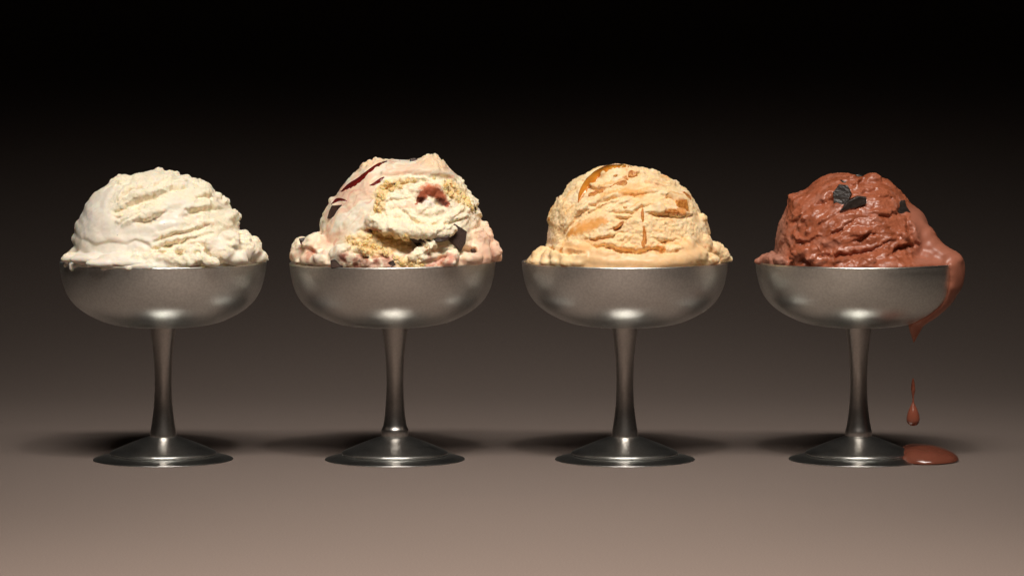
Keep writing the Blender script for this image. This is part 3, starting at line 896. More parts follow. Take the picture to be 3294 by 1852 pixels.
# ============================================================ scoop 2 : cream with cake, berry sauce and chocolate
def scoop_cake():
    x0 = DX[1]
    out = [(2200, 1290), (2200, 1000), (2195, 850), (2190, 780), (2160, 700), (2150, 640), (2110, 560), (2050, 510), (2020, 430), (1960, 370), (1860, 280), (1810, 210),
           (1740, 150), (1680, 128), (1590, 145), (1520, 175), (1440, 190), (1300, 183), (1200, 185), (1110, 180), (990, 195), (920, 240), (880, 290), (830, 320),
           (800, 370), (740, 430), (680, 500), (640, 580), (575, 605), (565, 660), (530, 720), (500, 780), (490, 830), (475, 900), (475, 1000), (475, 1290)]
    s = Scoop(x0, (890, 460, 770 / 2576), out, 0.0415, (1335, 1295), 2.35)
    s.dome()
    s.skirt([(0.010, -0.02), (0.036, -0.018), (0.0465, -0.006), (0.0478, -0.001), (0.0478, 0.0010), (0.0464, 0.0042), (0.0440, 0.0066), (0.040, 0.0080), (0.02, 0.008)], 8)
    for i, (cx, cy, y, a, b, c) in enumerate([(310, 1150, -.010, 6.6, 7, 6.2), (250, 1215, -.012, 4.6, 6, 4.6), (420, 1110, -.020, 6.5, 6, 6.0), (440, 1020, -.010, 3.4, 5, 2.8),
                                              (520, 1235, -.030, 8, 6, 5.0), (380, 1250, -.024, 7, 6, 3.6), (700, 1220, -.040, 8, 4, 6.0), (850, 1230, -.0425, 6, 3.6, 4.6), (1000, 1270, -.0445, 5, 3, 3.0),
                                              (1130, 1270, -.0445, 4, 3, 3.4), (1700, 1150, -.0385, 12, 3, 8.0), (1500, 1200, -.0405, 9, 3, 5.0),
                                              (1880, 1230, -.038, 6, 4, 4.4), (1840, 1280, -.042, 8, 3, 2.4), (2080, 1240, -.030, 7, 6, 4.0), (2180, 1210, -.022, 6, 6, 6.0),
                                              (2240, 900, -.004, 2.6, 5, 3.2), (2250, 1000, -.010, 3.2, 6, 5.0), (2300, 1160, -.012, 3.8, 6, 5.0), (2330, 1220, -.008, 2.4, 5, 3.6), (2180, 1060, -.020, 4, 5, 6),
                                              (600, 1300, -.036, 6, 4, 2.4), (300, 1290, -.016, 5, 5, 2.6)]):
        s.lump(cx, cy, y, a, b, c, 60 + i, 0.22, (0, 0, i * .4))
    # hanging shelf of cream
    s.lipsweep([(975, 820, .2, 2.2, 2.0), (1060, 860, 1.0, 3.0, 2.8), (1200, 900, 1.6, 3.2, 3.2), (1400, 945, 2.0, 3.4, 3.4), (1560, 965, 2.2, 3.2, 3.2), (1720, 960, 2.2, 3.2, 3.2), (1880, 925, 1.6, 2.4, 2.4)], 3)
    s.lipsweep([(1130, 800, .2, 1.2, 1.4), (1280, 770, .7, 1.4, 1.8), (1420, 800, .9, 1.5, 2.0), (1560, 850, .9, 1.5, 1.8), (1760, 830, .6, 1.3, 1.6), (1900, 800, 0, 1, 1)], 5)
    s.lipsweep([(1330, 690, .0, 1.0, 1.2), (1480, 740, .5, 1.4, 1.8), (1640, 760, .6, 1.3, 1.6), (1800, 720, .2, 1.0, 1.2)], 6)
    s.lipsweep([(1130, 330, .2, 1.6, 2.0), (1330, 330, .9, 2.0, 2.2), (1560, 320, 1.0, 2.0, 2.2), (1780, 330, .8, 2.0, 2.4), (1930, 400, .3, 1.4, 1.6)], 7)
    s.ringlumps(40, 20, 160, 0.036, 0.046, 0.001, 0.007, 1.5, 3.6, 9)
    smooth_l = [(460, 1000), (520, 720), (700, 440), (900, 270), (1200, 170), (1700, 160), (1960, 330), (1900, 390), (1700, 350), (1450, 340), (1150, 380), (1075, 480), (1050, 650), (1000, 770), (970, 880), (860, 960), (740, 1010), (700, 1110), (720, 1250), (680, 1360), (150, 1360), (140, 1180)]
    def sm_mask(V, U, W):
        w = fbm(V[:, 0] * 140, V[:, 1] * 140, V[:, 2] * 140, 3, 14) * 40
        m = poly_mask(U + w, W + w * .6, smooth_l, 35)
        m = np.maximum(m, .75 * ell(U + w, W, 2200, 1200, 170, 130)); m = np.maximum(m, .8 * ell(U, W + w, 1850, 1290, 220, 60))
        return m
    def big(V, N, U, W):
        x, y, z = mmc(V)
        jx = fbm(x * .35, y * .35, z * .35, 3, 11) * 30; jy = fbm(x * .35, y * .35, z * .35, 3, 12) * 26
        u, w = U + jx, W + jy
        sm = sm_mask(V, U, W); rm = 1 - sm
        R, A = arcs(u, w, 1600, 330, s.sc)
        saw, amp = terraces(R, A, y, 3.6, 4.0, 23)
        h = rm * sstep(1000, 930, W) * (saw - .35) * 1.6
        h = h + fbm(x * .13, y * .13, z * .13, 3, 2) * 0.6 + rm * fbm(x * .4, y * .4, z * .4, 3, 3) * 0.9 + sm * fbm(x * .25, y * .25, z * .25, 2, 5) * .45
        # deep hollow under the shelf
        h = h + groove(u, w, [(880, 930, 40, .6), (1000, 930, 90, 2.6), (1150, 985, 150, 6.0), (1350, 1035, 180, 7.6), (1560, 1055, 180, 8.0), (1740, 1050, 140, 7.0), (1850, 1020, 90, 4.5), (1930, 980, 40, .8)], 'ledge')
        # red hollow
        h = h - 3.0 * np.exp(-(((u - 1665) / 150) ** 2 + ((w - 560) / 60) ** 2)) - 5.0 * np.exp(-(((U - 1555) / 55) ** 2 + ((W - 605) / 44) ** 2)) - 5.5 * np.exp(-(((U - 1775) / 62) ** 2 + ((W - 625) / 46) ** 2))
        h = h + 2.2 * np.exp(-(((U - 1625) / 50) ** 2 + ((W - 640) / 40) ** 2)) + 1.5 * np.exp(-(((U - 1670) / 90) ** 2 + ((W - 480) / 30) ** 2))
        for g in ([(1080, 470, 30, .6), (1160, 470, 60, 1.8), (1290, 430, 60, 2.4), (1420, 400, 50, 1.8), (1560, 395, 40, 1.2), (1680, 420, 20, .3)],
                  [(1020, 780, 30, 1.0), (1060, 740, 60, 1.8), (1110, 690, 40, .8)],
                  [(1330, 700, 25, .5), (1400, 760, 45, 1.4), (1500, 850, 45, 1.6), (1650, 880, 40, 1.2), (1850, 860, 25, .4)],
                  [(1150, 640, 25, .4), (1280, 600, 40, 1.0), (1420, 580, 30, .7), (1500, 560, 20, .3)],
                  [(1180, 730, 25, .4), (1330, 680, 40, 1.0), (1480, 690, 30, .6)],
                  [(1800, 860, 20, .5), (1900, 850, 40, 1.4), (2060, 800, 30, .8)],
                  [(1900, 1060, 30, 1.0), (2050, 1130, 50, 2.2), (2140, 1150, 50, 1.6)],
                  [(700, 1180, 30, .6), (780, 1140, 50, 1.6), (880, 1180, 50, 1.8), (1000, 1220, 50, 1.8), (1120, 1200, 50, 1.6), (1250, 1220, 40, 1.2)],
                  [(1560, 1290, 30, .8), (1700, 1250, 50, 1.6), (1830, 1200, 30, .6)],
                  [(220, 1150, 20, .4), (330, 1120, 50, 1.4), (440, 1180, 50, 1.4), (500, 1130, 20, .4)]):
            h = h + 1.5 * groove(u, w, g, 'ledge')
        return h
    cakes = ([(1060, 720), (1040, 560), (1120, 430), (1420, 370), (1500, 400), (1330, 500), (1200, 540), (1130, 740)], [(1780, 430), (1900, 400), (2060, 560), (2110, 700), (2000, 660), (1860, 600), (1790, 540)],
             [(740, 1010), (1000, 960), (1260, 960), (1460, 1040), (1440, 1120), (1200, 1220), (980, 1220), (860, 1140), (740, 1090)], [(1240, 1220), (1400, 1240), (1600, 1290), (1580, 1340), (1300, 1330)])
    caps = ([(1480, 190), (1590, 120), (1690, 110), (1810, 190), (1890, 310), (1740, 300), (1570, 250)], [(850, 330), (900, 230), (1000, 170), (1150, 170), (1130, 240), (960, 290)])
    def cake_mask(V, U, W, polys):
        x, y, z = mmc(V); jj = fbm(x * .3, y * .3, z * .3, 3, 58) * 60
        m = np.zeros(len(V))
        for p in polys: m = np.maximum(m, poly_mask(U + jj, W + jj * .7, p, 30))
        return m
    def fine(V, N, U, W):
        x0_, y0_, z0_ = mmc(V)
        ck = np.maximum(cake_mask(V, U, W, cakes), .5 * cake_mask(V, U, W, caps))
        hc = ck * ((0.55 - worley(x0_ / 2.6, y0_ / 2.6, z0_ / 2.6, 66)) * 2.0 + (0.55 - worley(x0_ / 1.2, y0_ / 1.2, z0_ / 1.2, 67)) * .6 + fbm(x0_ * 1.3, y0_ * 1.3, z0_ * 1.3, 2, 68) * .35)
        return hc + fine0(V, N, U, W)
    def fine0(V, N, U, W):
        x, y, z = mmc(V); rm = 1 - sm_mask(V, U, W)
        g = granules(x, y, z, 1.5, 5) * 0.75 + granules(x, y, z, 0.85, 6) * 0.4
        h = rm * (g * (0.5 + 0.6 * fbm(x * .2, y * .2, z * .2, 2, 8)) + fbm(x * 1.2, y * 1.2, z * 1.2, 2, 7) * 0.16)
        return h + (1 - rm) * (fbm(x * .55, y * .55, z * .55, 3, 9) * 0.22)
    def color(V, N, U, W):
        x, y, z = mmc(V); sm = sm_mask(V, U, W); rm = 1 - sm
        C = np.tile(np.array((0.92, 0.80, 0.60)), (len(V), 1))
        # peach and pink swirls pulled along the scoop direction
        a = (U * .75 - W * .66) / 22; b = (U * .66 + W * .75) / 22
        wv = fbm(x * .12, y * .12, z * .12, 3, 50) * 5
        st = fbm((b + wv) * .22, a * .045, y * .05, 4, 51)
        C = mix(C, (0.88, 0.57, 0.41), sm * sstep(-.2, .3, st) * .85)
        C = mix(C, (0.95, 0.84, 0.70), sm * sstep(.05, -.3, st) * .8)
        st2 = fbm((b + wv) * .5 + 9, a * .06, y * .05, 3, 53)
        C = mix(C, (0.74, 0.32, 0.24), sm * sstep(.26, .42, st2) * .55)
        n = fbm(x * .16, y * .16, z * .16, 3, 54)
        C = mix(C, (0.92, 0.78, 0.50), rm * sstep(.0, .4, n) * .45)
        low = sstep(1080, 1200, W)
        C = mix(C, (0.66, 0.36, 0.27), low * rm * sstep(-.12, .25, fbm(x * .22, y * .22, z * .22, 3, 55)) * .75)
        rs = sstep(2040, 2230, U + n * 80)
        C = mix(C, (0.82, 0.50, 0.36), rs * sstep(700, 1000, W) * .75)
        lf = sstep(620, 420, U) * sstep(980, 1100, W)
        C = mix(C, (0.56, 0.22, 0.14), lf * sstep(.0, .3, fbm(x * .2 + 3, y * .2, z * .2, 3, 56)) * .7)
        ck = cake_mask(V, U, W, cakes)
        C = mix(C, (0.85, 0.64, 0.34), ck * .9)
        C = mix(C, (0.78, 0.46, 0.16), ck * sstep(.1, .4, fbm(x * .5, y * .5, z * .5, 3, 59)) * .6)
        C = mix(C, (0.88, 0.62, 0.40), cake_mask(V, U, W, caps) * .85)
        fb = poly_mask(U + n * 80, W, [(660, 1150), (900, 1200), (1250, 1190), (1300, 1360), (640, 1360)], 50)
        lump = fbm(x * .28, y * .28, z * .28, 3, 69)
        C = mix(C, (0.46, 0.20, 0.13), fb * sstep(-.15, .2, lump) * .85)
        C = mix(C, (0.20, 0.05, 0.035), fb * sstep(.22, .4, lump) * .7)
        jx = fbm(x * .4, y * .4, z * .4, 4, 57, .65) * 60; u, w = U + jx, W + jx * .8
        red = line_mask(u, w, [(1500, 650, 20), (1540, 570, 40), (1640, 515, 60), (1730, 540, 58), (1830, 660, 34)], .35)
        C = mix(C, (0.42, 0.070, 0.020), red * .92)
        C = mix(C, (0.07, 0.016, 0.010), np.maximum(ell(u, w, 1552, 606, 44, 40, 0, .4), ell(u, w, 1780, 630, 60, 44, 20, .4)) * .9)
        C = mix(C, (0.90, 0.80, 0.70), ell(u, w, 1625, 645, 52, 38, 0, .5) * .9)
        C = mix(C, (0.66, 0.17, 0.06), line_mask(u, w, [(1530, 490, 14), (1620, 455, 26), (1750, 465, 14)], .8) * .75)
        C = mix(C, (0.55, 0.10, 0.05), line_mask(u, w, [(1620, 1330, 14), (1740, 1290, 22), (1840, 1200, 22), (1900, 1240, 40), (1830, 1310, 40)], .7) * .6)
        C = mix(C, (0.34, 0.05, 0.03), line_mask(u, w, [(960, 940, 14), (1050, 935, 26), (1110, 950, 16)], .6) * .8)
        C = mix(C, (0.80, 0.42, 0.30), line_mask(u, w, [(1340, 690, 12), (1440, 660, 26), (1500, 700, 14)], .8) * .6)
        S = np.stack([0.34 + 0.32 * rm, 0.15 + 0.85 * rm], 1)
        return C, S
    root = thing("ice_cream_scoop", "ice cream scoop with chocolate chunks, yellow cake crumbs and red berry streaks", "ice cream", (x0, 0, BASE_Z))
    m = mat_ice("cream_ice_cream", 0.35, 0.0016, (1.0, 0.6, 0.35))
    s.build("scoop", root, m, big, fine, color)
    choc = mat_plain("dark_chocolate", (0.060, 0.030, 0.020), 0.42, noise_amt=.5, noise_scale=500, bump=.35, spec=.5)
    frost = mat_plain("frosted_chocolate", (0.080, 0.042, 0.028), 0.7, noise_scale=2500, bump=.8, col2=(0.022, 0.010, 0.007))
    s.chunk("chocolate_chunk", [(1910, 865), (2050, 950), (2030, 1080), (1985, 1165), (1855, 1040), (1890, 960)], frost, 3.0, 4.2, (10, -10), 1, .25, "large frosted chocolate chunk on the right flank")
    s.chunk("chocolate_chunk", [(590, 672), (700, 664), (704, 745), (645, 785), (540, 812), (560, 735)], choc, .8, 2.4, (-30, -15), 2, .12)
    s.chunk("chocolate_chunk", [(235, 1022), (330, 1010), (475, 1036), (472, 1086), (380, 1076), (250, 1052)], choc, .6, 3.5, (-8, -35), 3, .1, None, -.021)
    s.chunk("chocolate_chunk", [(575, 1262), (645, 1242), (710, 1315), (690, 1335), (585, 1350)], choc, .9, 2.2, (-15, -15), 4, .15)
    s.chunk("chocolate_chunk", [(1462, 1040), (1500, 1040), (1562, 1090), (1558, 1150), (1530, 1140)], choc, 1.2, 2.4, (20, 0), 5, .1)
    s.chunk("chocolate_chunk", [(1430, 162), (1500, 160), (1535, 205), (1440, 200)], choc, .2, 4, (0, -40), 6, .1, None, -.006)
    s.chunk("chocolate_chunk", [(2098, 1150), (2140, 1132), (2160, 1200), (2122, 1222)], choc, .8, 2.0, (20, 0), 7, .1)
    s.chunk("chocolate_chunk", [(2125, 660), (2150, 690), (2160, 730), (2128, 715)], choc, .2, 2.0, (50, 0), 8, .1)
    s.chunk("chocolate_chunk", [(865, 1200), (930, 1188), (1005, 1222), (985, 1245), (900, 1238)], choc, .5, 2.0, (0, -10), 9, .2)
    s.chunk("chocolate_chunk", [(1195, 1285), (1255, 1255), (1285, 1312), (1230, 1335)], choc, .5, 2.0, (0, -10), 10, .2)
    s.chunk("chocolate_chunk", [(1250, 432), (1300, 425), (1320, 450), (1270, 458)], choc, .4, 2.0, (0, -10), 11, .1)
    s.chunk("chocolate_chunk", [(1400, 1012), (1560, 1042), (1720, 1036), (1860, 1000), (1850, 1052), (1640, 1080), (1480, 1066)], choc, .3, 3.0, (0, 10), 12, .6)  # added sliver; its dark colour stands in for shade under the shelf
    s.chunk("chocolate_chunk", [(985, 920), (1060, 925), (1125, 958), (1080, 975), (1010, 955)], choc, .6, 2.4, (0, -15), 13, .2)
    sauce = mat_plain("berry_sauce", (0.17, 0.012, 0.010), 0.18, noise_scale=300, bump=.05, spec=.6, coat=.4)
    s.ribbon("sauce_streak", [(690, 522, 6), (780, 464, 28), (880, 402, 28), (960, 332, 21), (1060, 254, 15), (1130, 216, 12), (1190, 196, 6)], sauce, .4)
    s.ribbon("sauce_streak", [(1000, 457, 5), (1060, 438, 17), (1120, 394, 17), (1158, 366, 5)], sauce, .4)
    s.ribbon("sauce_streak", [(588, 662, 5), (640, 618, 17), (690, 608, 17), (758, 624, 5)], sauce, .4)
    cake = mat_plain("cake_crumb", (0.86, 0.66, 0.36), 0.85, sss=0.4, noise_scale=420, bump=.7, col2=(0.80, 0.53, 0.20), spec=.2)
    rg = random.Random(4)
    for k, (cx, cy, r) in enumerate([(1180, 440, 2.2), (1300, 450, 2.0), (1400, 405, 1.6), (1480, 395, 1.3), (1150, 490, 1.8), (1240, 505, 2.2), (1330, 480, 1.6), (1115, 560, 2.2), (1150, 605, 1.8), (1080, 640, 2.0), (1060, 700, 1.8), (1115, 750, 1.3),
                                     (1820, 495, 2.6), (1860, 560, 2.0), (1950, 540, 2.3), (1900, 470, 1.8), (1845, 425, 1.8), (2000, 600, 2.2), (2055, 640, 2.4), (2095, 690, 1.6), (1960, 620, 1.5), (1690, 380, 1.4),
                                     (1000, 1020, 2.8), (1085, 990, 2.8), (1120, 1050, 2.4), (955, 1080, 2.4), (1200, 990, 2.4), (1395, 1020, 2.4), (1350, 1060, 2.2), (1420, 1080, 2.0), (900, 1120, 2.2), (950, 1170, 2.6), (1010, 1185, 2.0), (1100, 1130, 2.8), (1170, 1175, 2.2), (1050, 1110, 2.2), (840, 1070, 2.0),
                                     (1290, 1240, 2.0), (1340, 1290, 2.0), (1460, 1310, 1.8), (1560, 1315, 1.8), (1500, 1280, 1.8), (1260, 1060, 1.8), (780, 1030, 1.6)]):
        s.crumb("cake_crumb", cx, cy, (r * rg.uniform(.7, 1.3), r * .6, r * rg.uniform(.5, .85)), cake, 100 + k, -.2)
    return s

# ============================================================ scoop 3 : caramel
def scoop_caramel():
    x0 = DX[2]
    out = [(2175, 1230), (2172, 1000), (2170, 960), (2165, 860), (2150, 800), (2130, 730), (2090, 700), (2060, 660), (2040, 600), (2000, 540), (1960, 470), (1900, 400), (1850, 365), (1770, 310),
           (1690, 265), (1640, 230), (1560, 190), (1500, 180), (1440, 160), (1390, 155), (1280, 140), (1180, 137), (1100, 145), (1020, 165), (940, 190), (860, 230), (770, 265),
           (700, 310), (660, 350), (600, 410), (560, 470), (510, 490), (480, 560), (440, 640), (440, 670), (418, 720), (430, 790), (415, 850), (410, 980), (405, 1230)]
    s = Scoop(x0, (1640, 490, 750 / 2526), out, 0.0405, (1265, 1225), 2.3)
    s.dome()
    s.skirt([(0.010, -0.02), (0.036, -0.018), (0.0465, -0.006), (0.0476, -0.001), (0.0474, 0.0006), (0.0458, 0.0024), (0.0430, 0.0045), (0.039, 0.0055), (0.02, 0.006)], 13)
    # smooth lip of melted caramel cream in front
    s.lipsweep([(560, 990, .6, 2.2, 3.0), (700, 1040, 1.6, 2.6, 3.4), (860, 1090, 2.2, 2.8, 3.4), (1060, 1120, 2.6, 2.8, 3.2), (1260, 1140, 2.8, 2.8, 3.2), (1480, 1140, 2.8, 2.8, 3.2), (1700, 1130, 2.6, 2.8, 3.4), (1870, 1080, 2.0, 2.8, 4.0), (1960, 1000, .8, 2.2, 3.4)], 2)
    s.lipsweep([(900, 1170, 3.6, 3.0, 3.4), (1100, 1195, 4.2, 3.0, 3.2), (1300, 1205, 4.4, 3.0, 3.2), (1500, 1205, 4.4, 3.0, 3.2), (1700, 1190, 4.0, 3.0, 3.4), (1900, 1150, 3.4, 3.0, 3.8), (2040, 1100, 2.4, 3.0, 4.0)], 4)
    for i, (cx, cy, y, a, b, c) in enumerate([(305, 1125, -.014, 3.4, 5, 3.4), (370, 1075, -.012, 3.8, 5, 2.6), (430, 1130, -.024, 4.4, 4, 3.6), (510, 1110, -.030, 4.0, 4, 3.2), (600, 1120, -.034, 4.6, 4, 3.0), (690, 1110, -.037, 3.0, 3, 2.4),
                                              (800, 1160, -.0405, 4.4, 3.4, 4.0), (640, 1190, -.038, 4.4, 3, 2.6), (520, 1185, -.033, 4.6, 3.4, 2.4), (400, 1190, -.027, 4.6, 4, 2.2), (290, 1180, -.018, 3, 4, 2.0), (730, 1200, -.041, 4, 2.6, 2.0),
                                              (2000, 1110, -.028, 7, 6, 4.6), (2190, 1060, -.012, 5.0, 7, 4.2), (2240, 1040, -.006, 2.8, 5, 3.0), (2260, 1110, -.012, 4.2, 6, 3.4), (2310, 1165, -.010, 2.6, 5, 2.2), (2150, 1160, -.024, 6, 5, 3.0), (1940, 1010, -.031, 3.6, 3, 4.4), (2100, 1000, -.018, 4, 5, 5)]):
        s.lump(cx, cy, y, a, b, c, 110 + i, 0.2, (0, 0, i * .5))
    s.on(1605, 590, .3, 3.0, 2.6, 2.6, 140, .12); s.on(1020, 260, .2, 1.8, 1.6, 2.4, 141, .2); s.on(900, 370, .1, 1.8, 1.5, 2.0, 142, .25); s.on(1430, 220, .2, 1.9, 1.6, 1.9, 143, .2)
    s.on(2080, 720, .2, 2.4, 3, 2.4, 144, .25); s.on(1340, 225, .3, 2.4, 2, 1.9, 145, .2)
    s.ringlumps(40, 20, 160, 0.036, 0.046, 0.000, 0.004, 1.5, 3.2, 19)
    lip = [(560, 960), (680, 990), (840, 980), (900, 1040), (1060, 1060), (1200, 1120), (1450, 1130), (1560, 1060), (1680, 1110), (1830, 1090), (1860, 980), (2000, 960), (2120, 1020), (2040, 1160), (1880, 1260), (560, 1260), (850, 1200), (760, 1100), (620, 1080)]
    def sm_mask(V, U, W):
        w = fbm(V[:, 0] * 140, V[:, 1] * 140, V[:, 2] * 140, 3, 24) * 35
        m = poly_mask(U + w, W + w * .6, lip, 30)
        m = np.maximum(m, ell(U, W, 1605, 590, 75, 62)); m = np.maximum(m, .8 * ell(U + w, W + w, 860, 780, 220, 75, -22)); m = np.maximum(m, .7 * ell(U + w, W + w, 2020, 720, 90, 60))
        m = np.maximum(m, .9 * sstep(900, 860, U) * sstep(1030, 1080, W)); m = np.maximum(m, .6 * ell(U + w, W + w, 1500, 450, 170, 60, -10))
        return m
    def big(V, N, U, W):
        x, y, z = mmc(V)
        jx = fbm(x * .35, y * .35, z * .35, 3, 11) * 30; jy = fbm(x * .35, y * .35, z * .35, 3, 12) * 26
        u, w = U + jx, W + jy
        sm = sm_mask(V, U, W); rm = 1 - sm
        R, A = arcs(u, w, 1650, 1500, s.sc)
        saw, amp = terraces(R, A, y, 3.0, 3.5, 33)
        zone = sstep(760, 640, W + .25 * (U - 900)) 
        h = rm * (.35 + .65 * zone) * (saw - .35) * 1.5
        saw2, amp2 = terraces(R, A, y, 1.9, 2.2, 35, .3, .07)
        lines = poly_mask(U, W, [(560, 900), (640, 700), (760, 540), (1000, 440), (1300, 420), (1350, 560), (1100, 640), (900, 740), (680, 900)], 60)
        h = h + lines * (saw2 - .4) * 1.1
        h = h + fbm(x * .13, y * .13, z * .13, 3, 2) * 0.55 + rm * fbm(x * .42, y * .42, z * .42, 3, 3) * 0.6
        for g in ([(600, 850, 30, .5), (660, 770, 45, 1.4), (720, 690, 45, 1.5), (860, 590, 40, 1.0), (1000, 520, 40, 1.3), (1120, 480, 40, 1.2), (1250, 440, 25, .4)],
                  [(680, 800, 25, .4), (800, 670, 35, 1.0), (940, 590, 35, 1.1), (1080, 540, 30, .8), (1200, 520, 20, .3)],
                  [(1480, 640, 25, .6), (1560, 660, 50, 1.8), (1680, 655, 60, 2.2), (1820, 680, 55, 2.0), (1950, 690, 35, 1.0)],
                  [(1040, 640, 20, .3), (1180, 640, 40, 1.0), (1330, 650, 50, 1.4), (1420, 590, 40, 1.2), (1540, 570, 25, .5)],
                  [(1150, 700, 30, 1.0), (1240, 710, 45, 2.2), (1340, 700, 25, .6)],
                  [(1090, 840, 25, .6), (1150, 820, 50, 1.8), (1230, 760, 30, .8)],
                  [(820, 940, 25, .5), (960, 935, 50, 1.4), (1120, 900, 40, 1.0), (1220, 850, 20, .3)],
                  [(900, 1010, 30, .8), (1080, 1010, 60, 1.6), (1200, 1050, 60, 1.8), (1400, 1070, 60, 1.6), (1560, 1030, 50, 1.2), (1700, 1070, 60, 1.8), (1850, 1050, 40, 1.0)],
                  [(1560, 930, 30, .5), (1680, 960, 50, 1.2), (1800, 940, 30, .6)],
                  [(780, 300, 20, .4), (900, 380, 40, 1.3), (990, 390, 40, 1.2), (1080, 370, 25, .5)],
                  [(1180, 250, 25, .6), (1130, 240, 40, 1.6), (1060, 250, 25, .4)],
                  [(1230, 440, 25, .5), (1340, 470, 40, 1.0), (1500, 440, 30, .8), (1650, 420, 25, .4)],
                  [(1640, 450, 25, .6), (1720, 470, 45, 1.6), (1800, 520, 30, .6)],
                  [(1480, 330, 20, .3), (1600, 350, 35, .8), (1720, 370, 20, .3)],
                  [(420, 1030, 25, .6), (560, 1060, 45, 1.6), (700, 1080, 45, 1.6), (800, 1080, 25, .6)]):
            h = h + 1.9 * groove(u, w, g, 'ledge')
        # long open fold on the left flank
        h = h + groove(u, w, [(500, 560, 30, .2), (520, 760, 60, .9), (560, 900, 70, 1.3), (600, 980, 40, .6)], 'v')
        return h
    def fine(V, N, U, W):
        x, y, z = mmc(V); rm = 1 - sm_mask(V, U, W)
        pearl = poly_mask(U, W, [(1100, 780), (1300, 700), (1850, 700), (2000, 800), (1880, 980), (1600, 1030), (1200, 1030)], 60)
        g = granules(x, y, z, 1.45, 5) * (0.9 + .8 * pearl) + granules(x, y, z, 0.75, 6) * 0.26
        h = rm * (g * (0.6 + 0.5 * fbm(x * .2, y * .2, z * .2, 2, 8)) + fbm(x * 1.2, y * 1.2, z * 1.2, 2, 7) * 0.14)
        return h + (1 - rm) * (fbm(x * .5, y * .5, z * .5, 3, 9) * 0.14)
    def color(V, N, U, W):
        x, y, z = mmc(V); sm = sm_mask(V, U, W); rm = 1 - sm
        C = np.tile(np.array((0.90, 0.64, 0.35)), (len(V), 1))
        n = fbm(x * .13, y * .13, z * .13, 3, 61)
        C = mix(C, (0.93, 0.75, 0.50), sstep(-.1, .35, n) * .6)
        R, A = arcs(U, W, 1650, 1500, s.sc)
        st = fbm(R * .45 + n, A * .05, y * .06, 4, 62)
        C = mix(C, (0.76, 0.36, 0.09), sstep(.14, .40, st) * .6)
        jx = fbm(x * .35, y * .35, z * .35, 4, 63, .65) * 60; u, w = U + jx, W + jx * .7
        C = mix(C, (0.84, 0.54, 0.28), poly_mask(u, w, lip, 40) * .85)
        for (pts, c, k) in (([(650, 890, 30), (760, 830, 55), (900, 780, 60), (1030, 740, 30)], (0.80, 0.33, 0.06), .85),
                            ([(1180, 430, 15), (1300, 430, 40), (1400, 460, 40), (1480, 440, 15)], (0.80, 0.38, 0.10), .8),
                            ([(1260, 370, 30), (1330, 370, 40), (1400, 350, 20)], (0.80, 0.46, 0.20), .6),
                            ([(1850, 560, 50), (1890, 640, 40), (1780, 640, 25), (1690, 640, 20)], (0.66, 0.23, 0.035), .85),
                            ([(830, 960, 20), (960, 960, 30), (1100, 900, 15)], (0.75, 0.38, 0.14), .6),
                            ([(620, 1000, 30), (720, 1040, 40), (840, 1030, 30)], (0.78, 0.42, 0.16), .55),
                            ([(1300, 1040, 20), (1450, 1030, 40), (1560, 1060, 20)], (0.70, 0.36, 0.13), .25),
                            ([(1500, 320, 10), (1600, 350, 18), (1680, 370, 10)], (0.76, 0.42, 0.22), .7),
                            ([(2150, 1000, 15), (2210, 1060, 30), (2230, 1100, 20)], (0.72, 0.36, 0.12), .6),
                            ([(410, 800, 20), (430, 900, 35), (450, 1000, 20)], (0.82, 0.62, 0.50), .5)):
            C = mix(C, c, line_mask(u, w, pts, .6) * k)
        S = np.stack([0.30 + 0.34 * rm, 0.12 + 0.88 * rm], 1)
        return C, S
    root = thing("ice_cream_scoop", "tan caramel ice cream scoop with amber caramel ribbon and toffee bits", "ice cream", (x0, 0, BASE_Z))
    m = mat_ice("caramel_ice_cream", 0.3, 0.0016, (1.0, 0.6, 0.35))
    s.build("scoop", root, m, big, fine, color)
    car = mat_plain("caramel_sauce", (0.58, 0.17, 0.012), 0.16, sss=0.3, noise_scale=160, bump=.06, col2=(0.70, 0.28, 0.04), spec=.5, coat=.5)
    s.ribbon("caramel_ribbon", [(742, 545, 6), (765, 470, 26), (815, 375, 42), (890, 285, 42), (970, 215, 34), (1060, 172, 22), (1150, 155, 16), (1230, 150, 14), (1320, 158, 6)], car, .9)
    tof = mat_plain("toffee", (0.70, 0.31, 0.07), 0.35, sss=.15, noise_scale=900, bump=.5, col2=(0.46, 0.14, 0.02))
    for k, (poly, o, t) in enumerate([([(1080, 370), (1160, 320), (1250, 300), (1280, 330), (1210, 385), (1150, 405)], .5, (0, -20)),
                                      ([(1290, 210), (1330, 190), (1390, 240), (1330, 270), (1285, 250)], .9, (10, -30)),
                                      ([(850, 445), (940, 402), (1010, 400), (1010, 440), (920, 480), (840, 470)], .6, (-10, -15)),
                                      ([(1215, 265), (1270, 250), (1285, 300), (1240, 305)], .5, (0, -20)),
                                      ([(1830, 520), (1925, 508), (1940, 600), (1922, 680), (1850, 655), (1800, 610)], .3, (30, 0)),
                                      ([(1670, 622), (1800, 612), (1850, 650), (1760, 655), (1670, 645)], .4, (20, -10)),
                                      ([(1898, 420), (1950, 460), (1990, 535), (1945, 540), (1910, 480)], .4, (50, -10)),
                                      ([(1120, 245), (1170, 235), (1150, 275), (1125, 285)], .3, (0, -20)),
                                      ([(1120, 835), (1180, 770), (1228, 738), (1230, 775), (1160, 830)], .4, (0, -10)),
                                      ([(1225, 580), (1275, 590), (1260, 615), (1230, 610)], .4, (0, -10)),
                                      ([(512, 490), (535, 475), (540, 500), (520, 510)], .3, (-50, 0)),
                                      ([(420, 700), (440, 720), (432, 760), (416, 740)], .3, (-60, 0))]):
